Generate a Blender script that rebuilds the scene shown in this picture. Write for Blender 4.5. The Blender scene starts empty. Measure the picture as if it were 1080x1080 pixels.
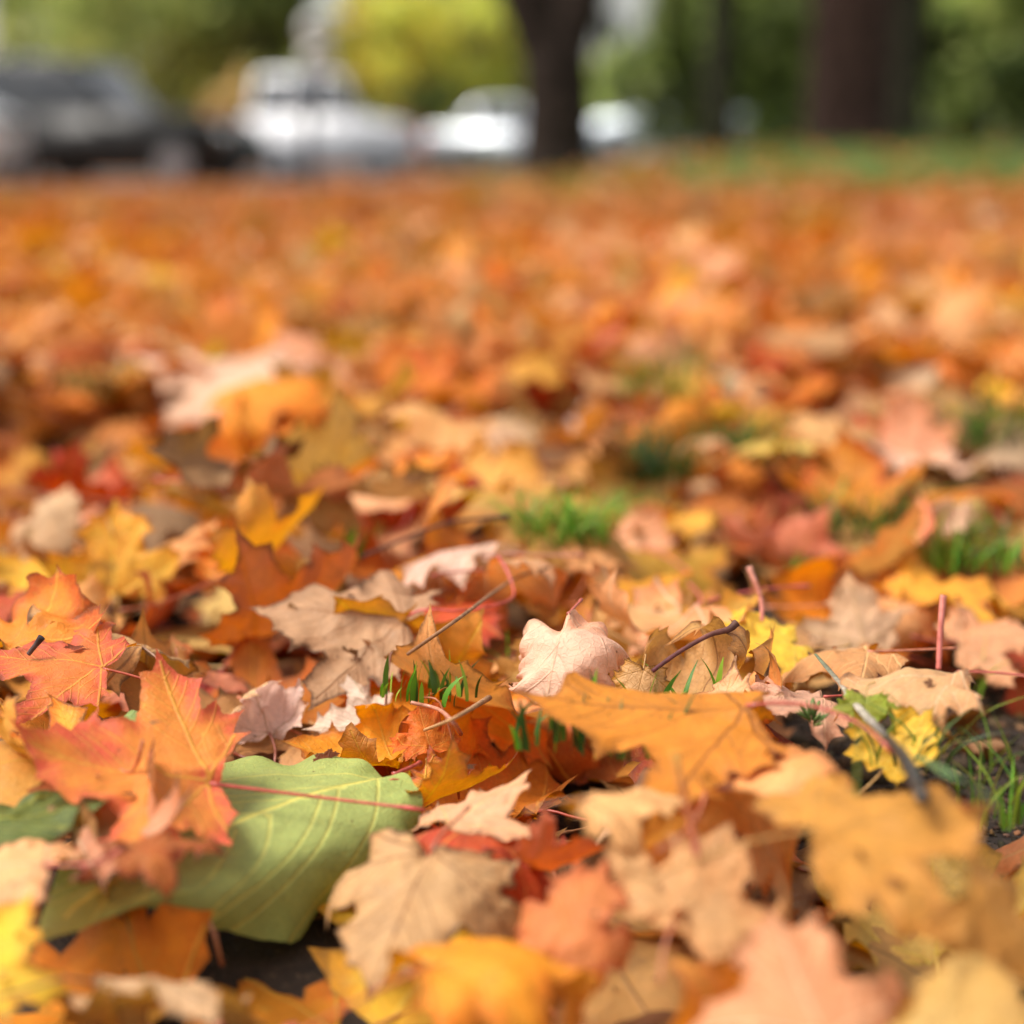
import bpy, bmesh, math, random
import numpy as np
from mathutils import Vector, Matrix
from mathutils.geometry import delaunay_2d_cdt
from mathutils.bvhtree import BVHTree

R = math.radians
scene = bpy.context.scene
C = scene.collection

# ------------------------------------------------------------------ camera
CAM_Z = 0.285
PITCH = 11.8                     # degrees below the horizon
FPX = 1800.0                     # focal length in photo pixels (40 mm on a 24 mm square)
cam_d = bpy.data.cameras.new('camera')
cam = bpy.data.objects.new('camera', cam_d)
C.objects.link(cam)
cam.location = (0, 0, CAM_Z)
cam.rotation_euler = (R(90 - PITCH), 0, 0)
cam_d.sensor_fit = 'HORIZONTAL'
cam_d.sensor_width = 24.0
cam_d.lens = 40.0
cam_d.clip_start = 0.02
cam_d.clip_end = 1000
cam_d.dof.use_dof = True
cam_d.dof.focus_distance = 0.70
cam_d.dof.aperture_fstop = 2.45
cam_d.dof.aperture_blades = 0
scene.camera = cam

# ------------------------------------------------------------------ light
SUN_EL, SUN_AZ = 57.0, 266.0      # azimuth clockwise from +y (the view direction)
world = bpy.data.worlds.new('World')
scene.world = world
world.use_nodes = True
wn = world.node_tree
bg = wn.nodes['Background']
sky = wn.nodes.new('ShaderNodeTexSky')
sky.sky_type = 'NISHITA'
sky.sun_disc = False
sky.sun_elevation = R(SUN_EL)
sky.sun_rotation = R(SUN_AZ)
sky.air_density = 1.0
sky.dust_density = 3.0
hs = wn.nodes.new('ShaderNodeHueSaturation')
hs.inputs['Saturation'].default_value = 0.15
wn.links.new(sky.outputs[0], hs.inputs['Color'])
wn.links.new(hs.outputs[0], bg.inputs[0])
bg.inputs[1].default_value = 0.112
sl = bpy.data.lights.new('sun', 'SUN')
sl.energy = 2.15
sl.angle = R(30)
sl.color = (1.0, 0.93, 0.84)
sun = bpy.data.objects.new('sun', sl)
C.objects.link(sun)
_sd = Vector((math.sin(R(SUN_AZ)) * math.cos(R(SUN_EL)), math.cos(R(SUN_AZ)) * math.cos(R(SUN_EL)), math.sin(R(SUN_EL))))
sun.rotation_euler = (-_sd).to_track_quat('-Z', 'Y').to_euler()
sun.location = (0, 0, 12)
vs = scene.view_settings
vs.view_transform = 'Standard'
vs.look = 'None'
vs.exposure = 1.16
vs.gamma = 1
vs.use_curve_mapping = False
scene.render.engine = 'CYCLES'
cy = scene.cycles
cy.use_denoising = True
cy.max_bounces = 8
cy.diffuse_bounces = 4
cy.transmission_bounces = 4
cy.transparent_max_bounces = 8

# ------------------------------------------------------------------ projection helpers
_cp, _sp = math.cos(R(PITCH)), math.sin(R(PITCH))
CAM = np.array([0, 0, CAM_Z])
FWD = np.array([0, _cp, -_sp])
UPV = np.array([0, _sp, _cp])


def ray(px, py):
    """Direction of the photo pixel (1080 x 1080)."""
    d = FWD + np.array([1, 0, 0]) * ((px - 540) / FPX) + UPV * ((540 - py) / FPX)
    return d


def at(px, py, z=0.0):
    d = ray(px, py)
    return CAM + d * ((z - CAM_Z) / d[2])


def at_depth(px, py, y):
    d = ray(px, py)
    return CAM + d * (y / d[1])


def project(P):
    Q = np.asarray(P, float) - CAM
    f = Q @ FWD
    f = np.where(f < 1e-4, 1e-4, f)
    return np.stack([540 + FPX * Q[:, 0] / f, 540 - FPX * (Q @ UPV) / f], 1)


# ------------------------------------------------------------------ object helpers
def link(o, parent=None):
    C.objects.link(o)
    if parent is not None:
        o.parent = parent
    return o


def tag(o, label=None, cat=None, group=None, kind=None):
    if label: o['label'] = label
    if cat: o['category'] = cat
    if group: o['group'] = group
    if kind: o['kind'] = kind
    return o


def empty(name, loc, rotz=0.0):
    o = bpy.data.objects.new(name, None)
    o.empty_display_size = 0.02
    o.location = loc
    o.rotation_euler = (0, 0, rotz)
    return link(o)


def np_mesh(name, V, F, attrs=None, smooth=True):
    """Mesh from arrays: V (n,3), F (m,3) or (m,4); attrs {name: array}."""
    me = bpy.data.meshes.new(name)
    V = np.asarray(V, np.float32)
    F = np.asarray(F, np.int32)
    k = F.shape[1]
    me.vertices.add(len(V))
    me.vertices.foreach_set('co', V.ravel())
    me.loops.add(F.size)
    me.loops.foreach_set('vertex_index', F.ravel())
    me.polygons.add(len(F))
    me.polygons.foreach_set('loop_start', np.arange(0, F.size, k, dtype=np.int32))
    me.polygons.foreach_set('use_smooth', np.full(len(F), smooth, dtype=bool))
    for an, av in (attrs or {}).items():
        av = np.asarray(av, np.float32)
        if av.ndim == 1:
            a = me.attributes.new(an, 'FLOAT', 'POINT')
            a.data.foreach_set('value', av)
        elif av.shape[1] == 3:
            a = me.attributes.new(an, 'FLOAT_VECTOR', 'POINT')
            a.data.foreach_set('vector', av.ravel())
        else:
            a = me.attributes.new(an, 'FLOAT_COLOR', 'POINT')
            a.data.foreach_set('color', av.ravel())
    me.update(calc_edges=True)
    return me


def mesh_obj(name, me, mat, parent=None):
    if mat is not None:
        me.materials.append(mat)
    return link(bpy.data.objects.new(name, me), parent)


def bm_obj(name, bm, mat, parent=None, smooth=False, bevel=0.0, seg=2):
    if bevel:
        bmesh.ops.bevel(bm, geom=[e for e in bm.edges if e.calc_face_angle(0) > 0.5], offset=bevel, segments=seg, affect='EDGES', clamp_overlap=True)
    bmesh.ops.recalc_face_normals(bm, faces=bm.faces)
    me = bpy.data.meshes.new(name)
    for f in bm.faces:
        f.smooth = smooth
    bm.to_mesh(me)
    bm.free()
    return mesh_obj(name, me, mat, parent)


def tube_arrays(pts, radii, n=7, squash=1.0):
    """Swept tube with closed ends: vertices and quads/tri list as triangles."""
    pts = np.asarray(pts, float)
    radii = np.asarray(radii, float)
    m = len(pts)
    T = np.gradient(pts, axis=0)
    T /= np.linalg.norm(T, axis=1)[:, None] + 1e-12
    ref = np.array([0, 0, 1.0]) if abs(T[0, 2]) < 0.9 else np.array([1.0, 0, 0])
    A = np.cross(T, ref); A /= np.linalg.norm(A, axis=1)[:, None] + 1e-12
    B = np.cross(A, T)
    ang = np.arange(n) * 2 * np.pi / n
    V = (pts[:, None, :] + radii[:, None, None] * (np.cos(ang)[None, :, None] * A[:, None, :] + squash * np.sin(ang)[None, :, None] * B[:, None, :])).reshape(-1, 3)
    F = []
    for i in range(m - 1):
        for j in range(n):
            a, b = i * n + j, i * n + (j + 1) % n
            F += [(a, b, b + n), (a, b + n, a + n)]
    V = np.vstack([V, pts[0], pts[-1]])
    for j in range(n):
        F.append(((j + 1) % n, j, m * n))
        F.append(((m - 1) * n + j, (m - 1) * n + (j + 1) % n, m * n + 1))
    return V, np.array(F)


def spline(pts, n):
    """Catmull-Rom through the points."""
    P = np.asarray(pts, float)
    P = np.vstack([2 * P[0] - P[1], P, 2 * P[-1] - P[-2]])
    out = []
    k = len(P) - 3
    for t in np.linspace(0, k - 1e-6, n):
        i = int(t); u = t - i
        p0, p1, p2, p3 = P[i:i + 4]
        out.append(0.5 * (2 * p1 + (p2 - p0) * u + (2 * p0 - 5 * p1 + 4 * p2 - p3) * u * u + (3 * p1 - p0 - 3 * p2 + p3) * u ** 3))
    return np.array(out)


# ------------------------------------------------------------------ materials
class NT:
    def __init__(s, name):
        s.m = bpy.data.materials.new(name)
        s.m.use_nodes = True
        s.t = s.m.node_tree
        s.t.nodes.clear()
        s.out = s.t.nodes.new('ShaderNodeOutputMaterial')

    def n(s, t, **kw):
        nd = s.t.nodes.new('ShaderNode' + t)
        for k, v in kw.items():
            setattr(nd, k, v)
        return nd

    def put(s, sock, v):
        if hasattr(v, 'is_output') or hasattr(v, 'links'):
            s.t.links.new(v, sock)
        elif v is not None:
            sock.default_value = v

    def math(s, op, a, b=None, clamp=False):
        nd = s.n('Math', operation=op)
        nd.use_clamp = clamp
        s.put(nd.inputs[0], a)
        if b is not None: s.put(nd.inputs[1], b)
        return nd.outputs[0]

    def ramp(s, v, a, b, lo=0.0, hi=1.0, smooth=True):
        nd = s.n('MapRange')
        if smooth: nd.interpolation_type = 'SMOOTHSTEP'
        s.put(nd.inputs[0], v)
        nd.inputs[1].default_value = a; nd.inputs[2].default_value = b
        nd.inputs[3].default_value = lo; nd.inputs[4].default_value = hi
        return nd.outputs[0]

    def mix(s, f, a, b, blend='MIX'):
        nd = s.n('Mix', data_type='RGBA', blend_type=blend)
        s.put(nd.inputs[0], f)
        for sock, v in ((nd.inputs[6], a), (nd.inputs[7], b)):
            s.put(sock, (*v, 1.0) if isinstance(v, tuple) and len(v) == 3 else v)
        return nd.outputs[2]

    def attr(s, name):
        return s.n('Attribute', attribute_name=name)

    def noise(s, vec, scale, detail=3.0, rough=0.55):
        nd = s.n('TexNoise')
        s.put(nd.inputs['Vector'], vec)
        nd.inputs['Scale'].default_value = scale
        nd.inputs['Detail'].default_value = detail
        nd.inputs['Roughness'].default_value = rough
        return nd.outputs[0]

    def voro(s, vec, scale, feature='F1'):
        nd = s.n('TexVoronoi', feature=feature)
        s.put(nd.inputs['Vector'], vec)
        nd.inputs['Scale'].default_value = scale
        return nd

    def bump(s, h, strength, dist):
        nd = s.n('Bump')
        nd.inputs['Strength'].default_value = strength
        nd.inputs['Distance'].default_value = dist
        s.put(nd.inputs['Height'], h)
        return nd.outputs[0]

    def bsdf(s, col, rough=0.6, spec=0.4, metal=0.0, normal=None, **kw):
        b = s.n('BsdfPrincipled')
        s.put(b.inputs['Base Color'], (*col, 1.0) if isinstance(col, tuple) and len(col) == 3 else col)
        s.put(b.inputs['Roughness'], rough)
        s.put(b.inputs['Specular IOR Level'], spec)
        s.put(b.inputs['Metallic'], metal)
        if normal is not None: s.put(b.inputs['Normal'], normal)
        for k, v in kw.items():
            s.put(b.inputs[k], v)
        return b.outputs[0]

    def done(s, sh):
        s.t.links.new(sh, s.out.inputs['Surface'])
        return s.m


def leaf_material():
    """Two-sided maple leaf: blotched face, paler back, raised veins, brown specks and rim; light passes through."""
    t = NT('maple leaf')
    lco = t.attr('lco').outputs['Vector']
    vein = t.n('SeparateXYZ'); t.put(vein.inputs[0], t.attr('vein').outputs['Vector'])
    v1, v2, ed = vein.outputs
    cA, cB, cU, cV = (t.attr(k).outputs['Color'] for k in ('cA', 'cB', 'cU', 'cV'))
    dry = t.attr('dry').outputs['Fac']
    n1 = t.noise(lco, 28, 4, 0.6)
    n2 = t.noise(lco, 120, 4, 0.65)
    n3 = t.noise(lco, 700, 3, 0.6)
    m1 = t.ramp(v1, 0.014, 0.003)
    m2 = t.ramp(v2, 0.009, 0.001)
    tv = t.voro(lco, 330, 'DISTANCE_TO_EDGE').outputs['Distance']
    m3 = t.ramp(tv, 0.09, 0.0)
    # blotches: the second colour gathers towards the rim and away from the veins
    f = t.math('ADD', n1, t.math('MULTIPLY', t.ramp(ed, 0.0, 0.16), -0.22))
    f = t.math('ADD', f, t.math('MULTIPLY', t.math('SUBTRACT', n2, 0.5), 0.35))
    f = t.ramp(f, 0.26, 0.56)
    top = t.mix(f, cA, cB)
    under = t.mix(t.math('MULTIPLY', f, 0.28), cU, cB)
    geo = t.n('NewGeometry')
    col = t.mix(geo.outputs['Backfacing'], top, under)
    # veins
    vm = t.math('MAXIMUM', t.math('MULTIPLY', m1, 0.75), t.math('MULTIPLY', m2, 0.45))
    vm = t.math('MAXIMUM', vm, t.math('MULTIPLY', m3, 0.14))
    col = t.mix(vm, col, cV)
    # mottling
    val = t.math('ADD', t.math('MULTIPLY', t.math('SUBTRACT', n2, 0.5), 0.7), t.math('MULTIPLY', t.math('SUBTRACT', n3, 0.5), 0.35))
    hv = t.n('HueSaturation')
    t.put(hv.inputs['Value'], t.math('ADD', 1.0, val))
    t.put(hv.inputs['Color'], col)
    col = hv.outputs[0]
    # brown rim and specks, more on the dry leaves
    rim = t.math('MULTIPLY', t.ramp(t.math('ADD', ed, t.math('MULTIPLY', t.math('SUBTRACT', n2, 0.5), 0.12)), 0.034, 0.0), dry)
    spk = t.voro(lco, 95)
    sp = t.ramp(t.math('ADD', spk.outputs['Distance'], t.math('MULTIPLY', n3, 0.15)), 0.17, 0.10)
    sp = t.math('MULTIPLY', sp, t.ramp(t.noise(lco, 14, 2), 0.46, 0.58))
    sp = t.math('MULTIPLY', sp, 0.8)
    stain = t.math('MULTIPLY', t.ramp(t.noise(lco, 42, 5, 0.7), 0.56, 0.74), t.math('MULTIPLY', dry, 0.75))
    mk = t.math('MAXIMUM', t.math('MAXIMUM', t.math('MULTIPLY', rim, 1.0), sp), stain)
    col = t.mix(mk, col, (0.085, 0.035, 0.015))
    h = t.math('ADD', t.math('MULTIPLY', m1, 1.0), t.math('MULTIPLY', m2, 0.55))
    h = t.math('ADD', h, t.math('MULTIPLY', m3, 0.22))
    h = t.math('ADD', h, t.math('MULTIPLY', n2, 1.1))
    h = t.math('ADD', h, t.math('MULTIPLY', n3, 0.5))
    nrm = t.bump(h, 0.55, 0.0011)
    rough = t.ramp(n2, 0.3, 0.7, 0.46, 0.70)
    p = t.bsdf(col, rough, 0.24, normal=nrm)
    tr = t.n('BsdfTranslucent')
    hs2 = t.n('HueSaturation')
    hs2.inputs['Saturation'].default_value = 1.15
    hs2.inputs['Value'].default_value = 1.25
    t.put(hs2.inputs['Color'], col)
    t.put(tr.inputs[0], hs2.outputs[0])
    t.put(tr.inputs['Normal'], nrm)
    mx = t.n('MixShader')
    mx.inputs[0].default_value = 0.30
    t.t.links.new(p, mx.inputs[1]); t.t.links.new(tr.outputs[0], mx.inputs[2])
    return t.done(mx.outputs[0])


def stalk_material():
    t = NT('leaf stalk')
    c = t.attr('cA').outputs['Color']
    co = t.n('TexCoord').outputs['Object']
    n = t.noise(co, 300, 3)
    c = t.mix(t.ramp(n, 0.35, 0.75), c, t.mix(1.0, c, (0.6, 0.45, 0.35), 'MULTIPLY'))
    return t.done(t.bsdf(c, 0.4, 0.5))


def tinted(name, rough=0.7, spec=0.3, trans=0.0, var=0.3, scale=40.0, bump=0.0):
    """Uses the mesh's own colour attribute cA, broken up by noise; trans > 0 for thin leaves and grass."""
    t = NT(name)
    c = t.attr('cA').outputs['Color']
    co = t.n('TexCoord').outputs['Object']
    n = t.noise(co, scale, 4)
    h = t.n('HueSaturation')
    t.put(h.inputs['Value'], t.ramp(n, 0.25, 0.75, 1 - var, 1 + var))
    t.put(h.inputs['Color'], c)
    nrm = t.bump(n, 0.5, bump) if bump else None
    p = t.bsdf(h.outputs[0], rough, spec, normal=nrm)
    if trans:
        tr = t.n('BsdfTranslucent')
        t.put(tr.inputs[0], h.outputs[0])
        mx = t.n('MixShader')
        mx.inputs[0].default_value = trans
        t.t.links.new(p, mx.inputs[1]); t.t.links.new(tr.outputs[0], mx.inputs[2])
        return t.done(mx.outputs[0])
    return t.done(p)


def plain(name, col, rough=0.5, spec=0.5, metal=0.0, var=0.12, scale=6.0, **kw):
    t = NT(name)
    co = t.n('TexCoord').outputs['Object']
    n = t.noise(co, scale, 4)
    h = t.n('HueSaturation')
    t.put(h.inputs['Value'], t.ramp(n, 0.25, 0.75, 1 - var, 1 + var))
    t.put(h.inputs['Color'], (*col, 1.0))
    return t.done(t.bsdf(h.outputs[0], rough, spec, metal, **kw))


def bark_material(name, a, b):
    t = NT(name)
    co = t.n('TexCoord').outputs['Object']
    mp = t.n('Mapping'); mp.inputs['Scale'].default_value = (1, 1, 0.22)
    t.put(mp.inputs[0], co)
    v = t.voro(mp.outputs[0], 16, 'DISTANCE_TO_EDGE').outputs['Distance']
    n = t.noise(mp.outputs[0], 12, 6, 0.65)
    f = t.ramp(t.math('ADD', t.math('MULTIPLY', v, 1.2), n), 0.4, 0.9)
    return t.done(t.bsdf(t.mix(f, a, b), 0.9, 0.15, normal=t.bump(f, 0.9, 0.03)))


def soil_material():
    """Bare dark soil close by; further out the thatch of brown leaves and turf between the fallen leaves."""
    t = NT('soil and turf')
    co = t.n('TexCoord').outputs['Object']
    n1 = t.noise(co, 60, 6, 0.7)
    n2 = t.noise(co, 420, 4, 0.65)
    f = t.ramp(n1, 0.3, 0.7)
    soil = t.mix(f, (0.012, 0.008, 0.006), (0.045, 0.028, 0.018))
    soil = t.mix(t.ramp(n2, 0.58, 0.7), soil, (0.11, 0.07, 0.04))
    v = t.voro(co, 14)
    sep = t.n('SeparateColor'); t.put(sep.inputs[0], v.outputs['Color'])
    lf = t.mix(sep.outputs[0], (0.10, 0.035, 0.012), (0.30, 0.11, 0.035))
    lf = t.mix(t.ramp(sep.outputs[1], 0.6, 1.0), lf, (0.20, 0.10, 0.05))
    green = t.mix(t.noise(co, 9, 4), (0.05, 0.075, 0.014), (0.12, 0.15, 0.03))
    ga = t.attr('turf').outputs['Fac']
    fa = t.attr('litter').outputs['Fac']
    gm = t.ramp(t.math('ADD', ga, t.math('MULTIPLY', t.math('SUBTRACT', t.noise(co, 1.7, 4, 0.65), 0.5), 1.3)), 0.35, 0.65)
    far = t.mix(gm, lf, green)
    col = t.mix(fa, soil, far)
    hh = t.math('ADD', n1, t.math('MULTIPLY', n2, 0.35))
    return t.done(t.bsdf(col, 0.85, 0.25, normal=t.bump(hh, 0.8, 0.006)))


M_LEAF = leaf_material()
M_STALK = stalk_material()
M_GRASS = tinted('grass blade', 0.45, 0.4, 0.3, 0.25, 60)
M_FOLIAGE = tinted('tree foliage', 0.5, 0.3, 0.45, 0.35, 1.5)
M_TWIG = tinted('twig bark', 0.7, 0.3, 0.0, 0.4, 260, 0.0006)
M_CRUMB = tinted('soil crumb', 0.85, 0.2, 0.0, 0.4, 300, 0.001)
M_SOIL = soil_material()

# ------------------------------------------------------------------ ground shape
def sst(x, a, b):
    u = np.clip((np.asarray(x, float) - a) / (b - a), 0, 1)
    return u * u * (3 - 2 * u)


def ground_z(x, y):
    """Lawn: level near the camera and to the left, a low rise to the right further out."""
    x = np.asarray(x, float); y = np.asarray(y, float)
    side = sst(x / np.maximum(y, 1.0), -0.135, 0.20)
    return 0.37 * sst(y, 4.0, 19.0) * side - 0.21 * sst(y, 3.0, 20.0) * (1 - side)


_rg = np.random.default_rng(5)
_gw = [(_rg.uniform(0, 6.28), _rg.uniform(25, 90), _rg.uniform(0, 6.28)) for _ in range(14)]

_gl = [(_rg.uniform(0, 6.28), _rg.uniform(5, 17), _rg.uniform(0, 6.28)) for _ in range(8)]


def near_bumps(x, y):
    z = 0
    for a, k, p in _gw:
        z = z + np.sin((x * math.cos(a) + y * math.sin(a)) * k + p) * 0.05 / k
    z = z * (1 - sst(y, 1.8, 3.4))
    for a, k, p in _gl:
        z = z + np.sin((x * math.cos(a) + y * math.sin(a)) * k + p) * 0.075 / k * sst(y, 0.9, 1.8) * (1 - sst(y, 9, 14))
    return z


def turf_amount(x, y):
    """0 where leaves lie thick, 1 where the grass shows: the band along the back on the right."""
    u = x / np.maximum(y, 1.0)
    side = sst(u, -0.11, 0.03)
    return np.clip(side * sst(y, 5.0, 10.0) * 0.92 + 0.45 * sst(u, 0.10, 0.26) * sst(y, 6.5, 10), 0, 1)


def build_ground():
    xs = np.concatenate([-np.geomspace(160, 1.2, 40), np.linspace(-1.1, 1.1, 150), np.geomspace(1.2, 160, 40)])
    ys = np.concatenate([np.linspace(-4, 0.24, 12), np.linspace(0.27, 2.4, 160), np.geomspace(2.5, 220, 70)])
    X, Y = np.meshgrid(xs, ys)
    Z = ground_z(X, Y) + near_bumps(X, Y)
    V = np.stack([X.ravel(), Y.ravel(), Z.ravel()], 1)
    nx, ny = len(xs), len(ys)
    I = np.arange(nx * ny).reshape(ny, nx)
    F = np.stack([I[:-1, :-1].ravel(), I[:-1, 1:].ravel(), I[1:, 1:].ravel(), I[1:, :-1].ravel()], 1)
    lit = sst(Y.ravel(), 2.0, 3.2)
    o = mesh_obj('ground', np_mesh('ground', V, F, {'turf': turf_amount(V[:, 0], V[:, 1]), 'litter': lit}), M_SOIL)
    tag(o, kind='structure')


build_ground()

# ------------------------------------------------------------------ leaf templates
HALF = [  # right half of a broad-lobed maple outline (x, y, 1 = pointed tooth); the stalk meets the blade at (0, 0)
    (0.0, 0.0, 0), (0.05, -0.055, 0), (0.15, -0.10, 0), (0.27, -0.125, 0), (0.37, -0.205, 1), (0.42, -0.13, 0), (0.58, -0.165, 1),
    (0.54, -0.05, 0), (0.58, 0.03, 1), (0.50, 0.09, 0), (0.60, 0.12, 0), (0.75, 0.10, 1), (0.74, 0.21, 0), (0.94, 0.40, 1),
    (0.77, 0.41, 0), (0.75, 0.52, 1), (0.62, 0.46, 0), (0.50, 0.45, 0), (0.375, 0.46, 0), (0.355, 0.55, 0), (0.345, 0.62, 0),
    (0.47, 0.70, 1), (0.35, 0.75, 0), (0.25, 0.83, 0), (0.26, 0.90, 1), (0.12, 0.94, 0), (0.0, 1.14, 1)]
LOBES = [((0, 1.14), 1.14), ((0.93, 0.40), 1.01), ((-0.93, 0.40), 1.01), ((0.56, -0.165), 0.58), ((-0.56, -0.165), 0.58)]


def seg_dist(P, A, B):
    A = np.asarray(A, float); B = np.asarray(B, float)
    d = B - A
    t = np.clip(((P - A) @ d) / (d @ d + 1e-12), 0, 1)
    return np.linalg.norm(P - (A + t[:, None] * d), axis=1)


def inside(P, poly):
    x, y = P[:, 0], P[:, 1]
    r = np.zeros(len(P), bool)
    px, py = poly[:, 0], poly[:, 1]
    j = len(poly) - 1
    for i in range(len(poly)):
        c = ((py[i] > y) != (py[j] > y)) & (x < (px[j] - px[i]) * (y - py[i]) / (py[j] - py[i] + 1e-12) + px[i])
        r ^= c
        j = i
    return r


OVAL = [(0.0, 0.0), (0.10, 0.01), (0.25, 0.08), (0.37, 0.22), (0.43, 0.40), (0.425, 0.58), (0.35, 0.79), (0.22, 0.97), (0.08, 1.10), (0.0, 1.18)]


def oval_outline(rng, fine):
    """A broad undivided leaf with a gently wavy rim."""
    h = spline(np.array(OVAL), int(1.7 / fine))
    out = np.vstack([h, (h * np.array([-1, 1]))[::-1][1:-1]])
    a = np.arctan2(out[:, 1] - .5, out[:, 0])
    k = 1 + 0.022 * np.sin(a * 9 + 1.0) + 0.014 * np.sin(a * 17 + 2) + rng.normal(0, .003, len(a))
    out[:, 0] *= k
    return out


def maple_outline(rng, fine, jit=0.035, slim=1.0):
    sides = []
    for sgn in (1, -1):
        h = []
        for x, y, t in HALF:
            a = 1 + rng.normal(0, jit)
            dx, dy = (rng.normal(0, jit * 0.5), rng.normal(0, jit * 0.5)) if x > 0 else (0, 0)
            h.append((sgn * (x * a * slim + dx) if x > 0 else 0.0, y * (1 + rng.normal(0, jit * 0.4) if x > 0 else 1) + dy, t))
        sides.append(h)
    sides[1] = sides[1][::-1]
    pts = sides[0] + sides[1][1:-1]
    out = []
    n = len(pts)
    for i in range(n):
        a, b = pts[i], pts[(i + 1) % n]
        A, B = np.array(a[:2]), np.array(b[:2])
        d = B - A
        L = np.linalg.norm(d)
        k = max(1, int(round(L / fine)))
        nn = np.array([d[1], -d[0]]) / (L + 1e-9)        # outward for a counter-clockwise outline
        sag = (0.05 if (a[2] or b[2]) else -0.04) * L
        for q in range(k):
            u = q / k
            p = A + d * u - nn * sag * 4 * u * (1 - u)
            if q and fine < 0.06: p = p + rng.normal(0, 0.0035, 2)
            out.append(p)
    return np.array(out)


def make_template(seed, spacing, oval=False):
    rng = np.random.default_rng(seed)
    fine = spacing * 0.9
    poly = oval_outline(rng, fine) if oval else maple_outline(rng, fine, 0.012 if spacing > 0.1 else 0.035, rng.uniform(0.88, 1.08))
    verts = [tuple(p) for p in poly]
    edges = []
    segs1, segs2 = [], []
    vein_lines = []
    if spacing < 0.1:
        tips = [(0, 1.1)] + [(0.9 * s, 0.385) for s in (1, -1)] + [(0.52 * s, -0.15) for s in (1, -1)]
        if oval: tips = tips[:1]
        for k, tp in enumerate(tips):
            tp = np.array(tp)
            L = np.linalg.norm(tp)
            u = tp / L
            nrm = np.array([-u[1], u[0]])
            bow = rng.normal(0, 0.02)
            line = []
            for q in np.linspace(0.0 if k == 0 else 0.02, 0.97, max(4, int(L / spacing))):
                line.append(tp * q + nrm * bow * 4 * q * (1 - q))
            line = [p for p in line if inside(p[None], poly)[0]]
            if k == 0:
                line = [np.array([0, 0.012])] + line[1:]
            vein_lines.append(line)
            segs1 += [(line[i], line[i + 1]) for i in range(len(line) - 1)]
        for k, tp in enumerate(tips):
            tp = np.array(tp); L = np.linalg.norm(tp); u = tp / L
            base_t = np.linspace(0.24, 0.86, 6 if k < 3 else 3)
            if oval: base_t = np.linspace(0.06, 0.86, 8)
            for sgn in (1, -1):
                for q in base_t:
                    q = q + rng.normal(0, 0.02)
                    a = math.radians(44 + rng.normal(0, 4)) * sgn
                    ln = (0.55 if k == 0 else 0.42 if k < 3 else 0.25) * (1 - q) * 1.05 + 0.06
                    if oval: ln = 0.62 * (1.1 - q) ** 0.7 + 0.05
                    p0 = tp * q
                    line = []
                    for w in np.linspace(0.0, 1, max(3, int(ln / spacing))):
                        aa = a * (1 - 0.18 * w)
                        dv = np.array([u[0] * math.cos(aa) - u[1] * math.sin(aa), u[0] * math.sin(aa) + u[1] * math.cos(aa)])
                        p = p0 + dv * ln * w
                        if not inside(p[None], poly)[0]: break
                        if w > 0.15 and min(seg_dist(p[None], s0, s1)[0] for s0, s1 in segs1) < spacing * 0.6: break
                        line.append(p)
                    if len(line) > 1:
                        segs2 += [(line[i], line[i + 1]) for i in range(len(line) - 1)]
                        if spacing < 0.03: vein_lines.append(line)
        for line in vein_lines:
            i0 = len(verts)
            verts += [tuple(p) for p in line]
            edges += [(i0 + i, i0 + i + 1) for i in range(len(line) - 1)]
    if spacing < 0.25:
        lo, hi = poly.min(0), poly.max(0)
        gx, gy = np.meshgrid(np.arange(lo[0], hi[0], spacing), np.arange(lo[1], hi[1], spacing * 0.866))
        gx = gx + (np.arange(gx.shape[0])[:, None] % 2) * spacing * 0.5
        G = np.stack([gx.ravel(), gy.ravel()], 1) + rng.normal(0, spacing * 0.1, (gx.size, 2))
        G = G[inside(G, poly)]
        d = np.full(len(G), 9.0)
        for i in range(len(poly)):
            d = np.minimum(d, seg_dist(G, poly[i], poly[(i + 1) % len(poly)]))
        for line in vein_lines:
            for i in range(len(line) - 1):
                d = np.minimum(d, seg_dist(G, line[i], line[i + 1]))
        G = G[d > spacing * 0.45]
        verts += [tuple(p) for p in G]
    vv, _e, ff, *_ = delaunay_2d_cdt([Vector(p) for p in verts], edges, [list(range(len(poly)))], 1, 1e-5)
    P = np.array([tuple(v) for v in vv])
    F = np.array([tuple(f) for f in ff if len(f) == 3])
    a, b, c = P[F[:, 0]], P[F[:, 1]], P[F[:, 2]]
    cr = (b[:, 0] - a[:, 0]) * (c[:, 1] - a[:, 1]) - (b[:, 1] - a[:, 1]) * (c[:, 0] - a[:, 0])
    F[cr < 0] = F[cr < 0][:, ::-1]
    v1 = np.full(len(P), 0.5); v2 = np.full(len(P), 0.5); ed = np.full(len(P), 0.5)
    for s0, s1 in segs1: v1 = np.minimum(v1, seg_dist(P, s0, s1))
    for s0, s1 in segs2: v2 = np.minimum(v2, seg_dist(P, s0, s1))
    for i in range(len(poly)): ed = np.minimum(ed, seg_dist(P, poly[i], poly[(i + 1) % len(poly)]))
    return {'P': P, 'F': F, 'v1': v1, 'v2': v2, 'ed': ed}


FINE = [make_template(11 + i, 0.021) for i in range(5)]
MID = [make_template(31 + i, 0.036) for i in range(7)]
OVALS = [make_template(91, 0.021, True)]
LOW = [make_template(51 + i, 0.085) for i in range(6)]
TINY = [make_template(71 + i, 0.30) for i in range(4)]


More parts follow.
